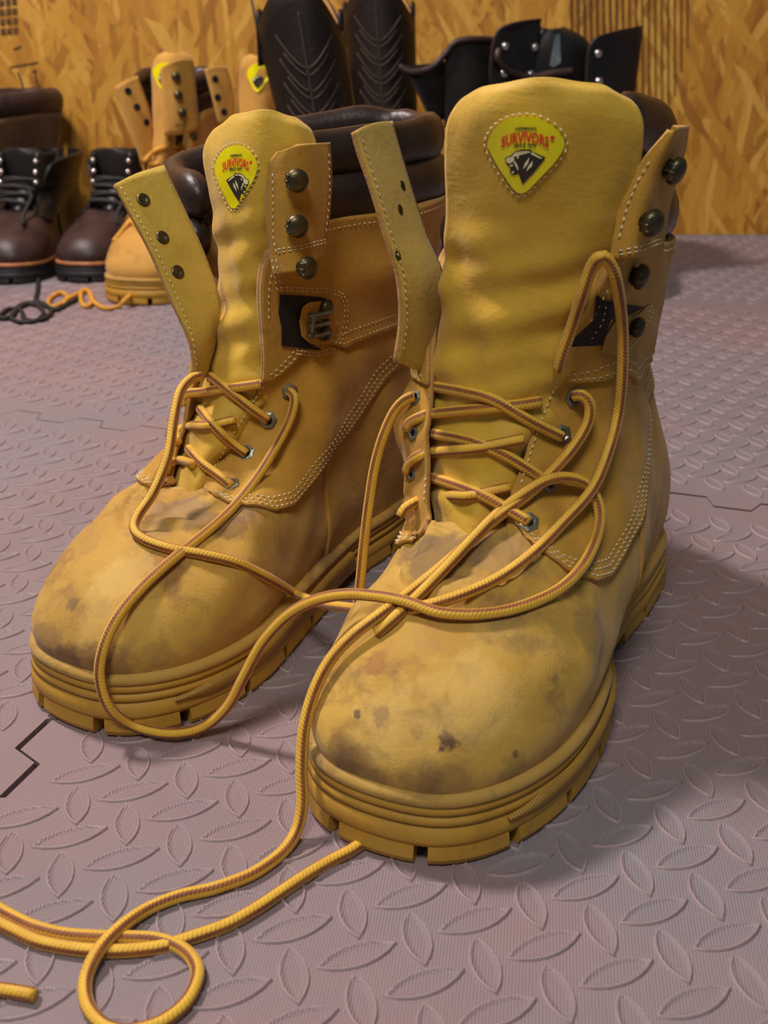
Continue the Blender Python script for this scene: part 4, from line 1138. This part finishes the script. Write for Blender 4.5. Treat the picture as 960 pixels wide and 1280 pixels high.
B1, rT1, fl1, fr1 = tan_bg(FT1, 1, 'wheat work boot by the wall with its toe and loose lace showing beside black boots',
    [[(178, 205), (187, 200), (195, 192)], [(160, 150), (173, 146), (188, 142)], [(144, 108), (158, 100), (172, 94)]],
    [[(206, 170), (226, 168), (250, 162)], [(203, 125), (224, 122), (246, 118)], [(200, 92), (221, 84), (242, 80)], [(202, 84), (222, 76), (240, 74)]],
    [(180, 205, 230), (188, 215, 190), (190, 222, 150), (190, 234, 115), (189, 242, 88), (194, 240, 72), (205, 230, 64)], (.200, .190, .182, .180, .180, .179, .178),
    lambda X, Y: (190 + (X - 120) / 680 * 30, 78 + (Y - 105) / 660 * 34), True)
bvb = bvh_of(kids(rT1))
for p in [(219, 96), (222, 119), (227, 141)]: hook(*p, bvb, rT1, 1.0)
for p in [(160, 114), (171, 134), (183, 153)]: eyelet(*p, bvb, fl1, 1.0, M['hole'])
w_ = decal('webbing', [[(219, 156), (233, 154), (228, 164), (228, 178), (219, 182)]], M['webbing'], rT1, bvb, .003, 0, .001)
hook(240, 170, bvb, rT1, .9)
paths = []
def floor_lace(pts, z=0.003, per=8):
    P = np.array([tuple(on_z(x, y, z)) for x, y in pts]); return spline(P, per)
paths.append(np.array([tuple(p) for p in spline([tuple(on_z(148, 384, .003)), tuple(on_z(160, 372, .012)), tuple(toward(on_y(178, 355, 1.36), .0)), tuple(toward(on_y(192, 341, 1.40), .0))], 8)]))
paths.append(floor_lace([(148, 384), (130, 385), (116, 376), (112, 366), (106, 362), (101, 368), (103, 380), (110, 383), (115, 374), (110, 363), (100, 366), (88, 372), (76, 380), (66, 384), (60, 380), (64, 372), (76, 366), (84, 371), (80, 380)]))
paths.append(lace_path([(142, 302, 0.0), (150, 292, .003), (158, 282, .006), (165, 277, .004), (176, 290, .002), (190, 300, .002)], [bvb], 2))
paths.append(lace_path([(180, 202, .002), (192, 190, .004), (208, 184, .006), (224, 187, .004), (234, 198, .002)], [bvb], 2))
paths.append(lace_path([(186, 206, .002), (200, 204, .002), (215, 198, .003), (232, 192, .002)], [bvb], 2))
lace_obj('lace', paths, M['tancord'], rT1, .0030, 7)
B2, rT2, fl2, fr2 = tan_bg(FT2, -1, 'wheat work boot by the wall, yellow badge showing, left of dark cowboy boots',
    [[(274, 155), (285, 153), (294, 150)], [(263, 112), (277, 110), (291, 110)], [(256, 86), (269, 82), (283, 83)]],
    [[(345, 160), (362, 160), (378, 158)], [(346, 120), (364, 118), (380, 116)], [(347, 90), (364, 84), (378, 82)]],
    [(292, 342, 180), (296, 346, 150), (298, 349, 120), (299, 350, 96), (300, 348, 82), (304, 343, 72), (313, 334, 67)], (.190, .184, .181, .180, .180, .179, .178),
    lambda X, Y: (308 + (X - 120) / 680 * 30, 79 + (Y - 105) / 660 * 36), False)
bvb = bvh_of(kids(rT2))
for p in [(269, 99), (272, 122), (280, 140)]: eyelet(*p, bvb, fl2, 1.0, M['hole'])

# black lace-up boots with orange welts, far left
def black_boot(fr, med, label, hookx):
    root = empty('lace_up_boot', fr.mat); tag(root, label, 'boot', 'pair of black lace-up boots by the wall')
    B = build_lower(fr, med, root, MT_BLK, hi=False, stitches=False, top_scale=.62, sole_mat=M['blackrubber'])
    t = std_tongue(fr, root, .48, [M['blackleather'], M['blackleather']])
    Lp = []
    for k, z in enumerate((.106, .116, .126, .136)):
        y = .213 - k * .010
        Lp.append(np.array([fr.w((-.028 + .056 * q, y - .006 * (2 * q - 1) ** 2 + .006, z + .004 * math.sin(q * math.pi) + (k % 2 * 2 - 1) * .004 * (q - .5))) for q in np.linspace(0, 1, 9)]))
        Lp.append(np.array([fr.w((.028 - .056 * q, y - .006 * (2 * q - 1) ** 2 + .005, z + .005 * math.sin(q * math.pi) + .007 * (q - .5))) for q in np.linspace(0, 1, 9)]))
    Lp.append(np.array([tuple(p) for p in spline([fr.w((.025, .205, .125)), fr.w((.034, .222, .115)), fr.w((.030, .245, .095)), fr.w((.036, .265, .082))], 8)]))
    lace_obj('lace', Lp, M['blacklace'], root, .0026, 7)
    # shaft flaps either side of the tongue, with steel hooks
    for sg in (1, -1):
        rows = [[(sg * .030, .190, .125), (sg * .038, .176, .125), (sg * .043, .158, .125)], [(sg * .028, .182, .150), (sg * .038, .170, .150), (sg * .045, .148, .150)], [(sg * .030, .176, .178), (sg * .040, .164, .178), (sg * .048, .140, .178)]]
        if sg == -1: rows = [r for r in rows]
        else: rows = rows
        rr = [r if sg == 1 else r[::-1] for r in rows]
        fl, S_ = strip_piece('eyestay', fr, loc_rows(fr, rr), [M['blackleather']] * 3, root, (8, 12))
        bvx = bvh_of([fl])
        for z in (.136, .152, .168):
            c = fr.w((sg * .036, .30, z)); l, n, i, d_ = bvx.find_nearest(fr.w((sg * .033, .19, z)))
            n = Vector(fr.d) * .8 + Vector(fr.x) * sg * .5
            Vd2, Fd2 = lathe_data([(.0040, -.001), (.0040, .0015), (.0034, .0034), (.0020, .0046), (.0003, .005)], 10)
            mesh_obj('lace_hook', orient(Vd2, l, n), Fd2, M['chrome'], fl)
    return root, B
FK1, FK2 = Frame(-.467, 1.655, 8.0, .84), Frame(-.342, 1.660, 9.0, .84)
rK1, BK1 = black_boot(FK1, 1, 'black lace-up boot with orange welt, its toe cut by the left edge', 0)
rK2, BK2 = black_boot(FK2, -1, 'black lace-up boot with orange welt standing just left of a wheat boot toe', 0)
tg = mesh_obj('pull_tag', [fr_ for fr_ in (on_y(44, 192, 1.545), on_y(47, 190, 1.545), on_y(61, 216, 1.535), on_y(60, 224, 1.535), on_y(56, 224, 1.535))], [(0, 1, 2, 3, 4)], plain('pale_tag', (.45, .42, .36), .7), rK1, smooth=False); solidify(tg, .0012)
lace_obj('floor_lace', [floor_lace([(48, 345), (47, 362), (45, 376), (56, 380), (64, 388), (58, 397), (40, 402), (22, 402), (14, 396), (24, 385), (38, 380), (50, 384), (54, 393), (44, 401), (30, 398), (26, 388), (12, 386), (0, 394), (-8, 402)]),
                        floor_lace([(-10, 392), (4, 398), (16, 394), (22, 384), (34, 379), (50, 380), (70, 387), (84, 380), (98, 373)])], M['blacklace'], rK2, .0028, 7)

# brown hiking boot, behind them at the picture's edge
FA = Frame(-.505, 1.740, 30.0)
rA = empty('hiking_boot', FA.mat); tag(rA, 'brown suede hiking boot with padded collar behind the black boots at left edge', 'boot')
BA = build_lower(FA, -1, rA, MT_BRN, hi=False, stitches=False, top_scale=.80, sole_mat=M['greyrubber'])
collar_rolls(BA, MT_BRN, hi=False, tops=((.014, .001, .017),), u0=5.9)
std_tongue(FA, rA, .72, [M['brownsuede'], M['brownblack']])
Lp = []
for k in range(6):
    z = .104 + k * .014; y = .214 - k * .008
    Lp.append(np.array([FA.w((-.026 + .052 * q, y + .004 - .008 * (2 * q - 1) ** 2, z + (k % 2 * 2 - 1) * .010 * (q - .5))) for q in np.linspace(0, 1, 9)]))
Lp.append(np.array([tuple(p) for p in spline([FA.w((.026, .18, .17)), FA.w((.040, .21, .16)), FA.w((.046, .22, .12)), FA.w((.040, .235, .095))], 8)]))
lace_obj('lace', Lp, M['blacklace'], rA, .003, 7)
bvA = bvh_of(kids(rA))
for z, y in ((.128, .185), (.150, .172), (.172, .160)):
    Vd2, Fd2 = lathe_data([(.0050, -.001), (.0048, .003), (.0030, .0046), (.0004, .005)], 10); l, n, i, d_ = bvA.find_nearest(FA.w((.048, y, z)))
    mesh_obj('lace_hook', orient(Vd2, l, FA.x * .8 + FA.d * .5), Fd2, M['blackrubber'], rA)

# cowboy boots: tall scalloped shafts with stitched feathers
def cowboy(fr, med, label, hw, hd, top, lean, yc=.085):
    root = empty('cowboy_boot', fr.mat); tag(root, label, 'boot', 'pair of dark cowboy boots')
    def ed(net):
        for k in range(18):
            for v in range(7):
                if v >= 3: net[k, v, 2] = min(net[k, v, 2], .095 + (v - 3) * .004)
                if v < 3: net[k, v, 2] -= .010 * (1 - v * .3)
                if net[k, v, 1] > .2: net[k, v, 0] *= 1 - .5 * ss(.2, .33, net[k, v, 1])
    B = build_lower(fr, med, root, MT_COW, net_edit=ed, hi=False, stitches=False, sole_mat=M['blackrubber'], counter=False)
    n = 48; rows = []
    zs = np.linspace(0, 1, 14)
    for t in zs:
        ring = []
        for k in range(n):
            a = 2 * math.pi * k / n
            w = np.interp(t, [0, .2, .45, 1], [.036, .040, hw * .86, hw]); d = np.interp(t, [0, .2, .45, 1], [.075, .066, hd * .95, hd])
            zt = top - .050 * (math.cos(2 * a) * -.5 + .5)      # front and back high, sides dipped
            zb = .070
            ring.append((w * math.sin(a) + lean * t, yc + d * math.cos(a) + (.02 * (1 - t)), zb + (zt - zb) * t))
        rows.append(ring)
    L_ = np.array(rows); V = fr.wn(L_).transpose(1, 0, 2).reshape(-1, 3)
    sh = mesh_obj('shaft', V, grid_faces(n, 14, closed_u=True), None, root, mats=[M['cowboy'], M['cowboy_lining'], M['feather']]); solidify(sh, .003, -1, 1, 2)
    m_ = world_of(sh); bvS = bvh_of([sh])
    # feather stitching on the front panel
    def on_front(x, z):
        o = fr.w((x + lean * (z - .07) / (top - .07), .4, z)); l, nn, i, d_ = bvS.ray_cast(o, -fr.d)
        return (l + fr.d * .0008) if l is not None else None
    P_ = []
    for x in (0,):
        pts = [on_front(0, z) for z in np.linspace(.10, top - .03, 30)]; P_.append(np.array([tuple(p) for p in pts if p is not None]))
    for z in np.arange(.11, top - .06, .022):
        for sg in (1, -1):
            for q in (0, .007):
                pts = [on_front(sg * (hw * .62 * t), z - q + .030 * t ** 1.6) for t in np.linspace(0.05, 1 - q * 30, 10)]
                pts = [tuple(p) for p in pts if p is not None]
                if len(pts) > 3: P_.append(np.array(pts))
    lace_obj('feather_stitching', P_, M['feather'], root, .0008, 5)
    for sg in (1, -1):
        P = [fr.w((sg * (hw * .93) + lean, yc + dy, top - .050 + dz)) for dy, dz in ((-.012, -.03), (-.012, .014), (0, .022), (.012, .014), (.012, -.03))]
        tube('pull_strap', spline([tuple(p) for p in P], 5), .0022, M['cowboy'], root, 8)
    return root
cowboy(Frame(-.040, 1.305, 3), 1, 'dark brown cowboy boot with feather stitching and tan lining, next to wheat boot with badge', .045, .046, .345, -.042)
cowboy(Frame(.024, 1.640, 6), -1, 'dark brown cowboy boot with feather stitching, right one of its pair beside black boots', .048, .055, .360, -.022)

# black logger boots with flared, opened shafts
def logger(fr, med, label, flapsL, flapsR, tong, yc, fly):
    root = empty('logger_boot', fr.mat); tag(root, label, 'boot', 'pair of tall black lace-up boots by the wall')
    B = build_lower(fr, med, root, MT_LOG, hi=False, stitches=False, top_scale=1.08, sole_mat=M['blackrubber'])
    if tong: px_tongue(fr, root, tong, yc, [M['blackleather'], M['blackleather']])
    a, _ = strip_piece('shaft_flap', fr, fx(fr, flapsL, fly[0]), [M['blackleather'], M['blackleather'], M['brownblack']], root, (14, 24), .003)
    b, _ = strip_piece('shaft_flap', fr, fx(fr, flapsR, fly[1]), [M['blackleather'], M['blackleather'], M['brownblack']], root, (14, 24), .003)
    return root, a, b
FG2 = Frame(.270, 1.610, -6); FG1 = Frame(.145, 1.630, 6)
rG2, g2l, g2r = logger(FG2, -1, 'tall black lace-up boot with steel studs and open flaps, behind the nearest boot tongue',
    [[(648, 150), (630, 152), (668, 155)], [(616, 110), (640, 110), (672, 112)], [(614, 70), (640, 68), (676, 70)], [(622, 40), (645, 34), (676, 30)], [(640, 32), (656, 28), (676, 27)]],
    [[(735, 150), (765, 148), (790, 140)], [(733, 105), (765, 100), (796, 100)], [(736, 62), (768, 55), (801, 60)], [(748, 46), (776, 38), (803, 32)]],
    [(640, 740, 170), (642, 742, 130), (644, 742, 95), (650, 740, 62), (660, 728, 45), (675, 705, 33)], (.19, .185, .182, .18, .178, .176), ((.200, .190, .175), (.195, .18, .15)))
bvb = bvh_of(kids(rG2))
Vd2, Fd2 = lathe_data([(.0055, -.001), (.0054, .0015), (.0045, .0034), (.0026, .0046), (.0003, .005)], 12)
for px, py in [(631, 58), (668, 59), (747, 67), (630, 92), (663, 93), (748, 102)]:
    l, n = hit(bvb, px, py)
    if l: mesh_obj('steel_stud', orient(Vd2, l, n), Fd2, M['chrome'], g2l if px < 700 else g2r)
st_ = [lace_path([(624, 62, .002), (622, 72, .006), (630, 84, .006), (645, 93, .004), (662, 97, .003), (690, 92, .003), (715, 89, .003)], [bvb], 2)]
lace_obj('strap', st_, M['brownblack'], rG2, .0045, 8)
decal('tongue_glint', [[(694, 44), (700, 42), (701, 78), (692, 84), (687, 82)]], M['chrome'], rG2, bvb, .002, 0, .001)  # reflection on the tongue, added as a thin bright steel sheet
rG1, g1l, g1r = logger(FG1, 1, 'tall black boot with a folded-over rim between the cowboy boots and studded black boot',
    [[(540, 150), (548, 150), (556, 150)], [(520, 110), (540, 112), (560, 118)], [(505, 88), (535, 92), (560, 100)], [(500, 82), (530, 80), (560, 76)]],
    [[(556, 160), (590, 160), (625, 160)], [(556, 125), (592, 122), (630, 120)], [(556, 92), (595, 84), (634, 80)], [(558, 66), (598, 56), (636, 55)], [(570, 52), (600, 50), (630, 52)]],
    None, None, ((.200, .185, .170), (.185, .18, .16)))
P_ = np.array([tuple(FG1.w(FG1.fix(px, py, 1, y))) for px, py, y in [(499, 83, .20), (512, 90, .20), (530, 88, .195), (545, 80, .19), (558, 66, .187), (572, 52, .185), (600, 49, .18), (632, 52, .16)]])
tube('rolled_rim', spline(P_, 6), .0042, M['brownblack'], rG1, 8)

# ------------------------------------------------------------------ prints on the board
def wall_mark(name, polys, mat=None):
    Vs, Fs, n = [], [], 0
    for P in polys:
        W = [on_y(x, y, WALL_Y - .0006) for x, y in P]; Vs += W; Fs.append(tuple(range(n, n + len(P)))); n += len(P)
    o = mesh_obj(name, Vs, Fs, mat or M['print'], wall, smooth=False); solidify(o, .0005, 0); return o
def print_mat():
    m, nt, b = new_mat('worn_black_stamp'); co = coord(nt)
    f = noise(nt, co, 120, 4, 0.7)
    nt.links.new(ramp(nt, f, [(0.38, (0.05, 0.022, 0.008)), (0.62, (0.16, 0.07, 0.015))]), b.inputs['Base Color']); b.inputs['Roughness'].default_value = .7
    return m
M['print'] = print_mat()
for k in range(19):
    x = 714 + k * 8.0; w = 1.6 if k < 9 else 1.1
    y1 = 150 if 9 < k else 90
    y1 = [60, 70, 75, 80, 85, 90, 95, 100, 120, 140, 150, 152, 150, 148, 140, 150, 120, 90, 60][k]
    xt = x + (k - 9) * .15
    wall_mark('printed_stripe', [[(xt - w, -70), (xt + w, -70), (x + w * .8 + 1.5, y1), (x - w * .8 + 1.5, y1)]])
for r in range(5):
    for c in range(3):
        x0 = 0 + c * 8 - 2 + r * .6; y0 = -12 + r * 12 - c * .8
        wall_mark('stamped_square', [[(x0, y0), (x0 + 6.2, y0 - .6), (x0 + 6.8, y0 + 7.5), (x0 + .6, y0 + 8.1)]])
for P in [[(12, 83), (48, 77), (48.5, 79), (12.5, 85)], [(27, 119), (58, 114), (58.5, 116.5), (27.5, 121)], [(21, 90), (24, 90), (30, 109), (28, 110)], [(40, 88), (46, 87.5), (46, 91), (41, 91.5)], [(43.5, 94), (46, 94), (47, 104), (50, 106), (49, 108.5), (45, 106)], [(16, 61), (26, 57), (26.5, 59), (17, 63)]]:
    wall_mark('stamped_glyph', [P])
wall_mark('marker_line', [[(311, -10), (314, -10), (326, 55), (324, 57)]], plain('blue_grey_marker', (.05, .05, .06), .7))
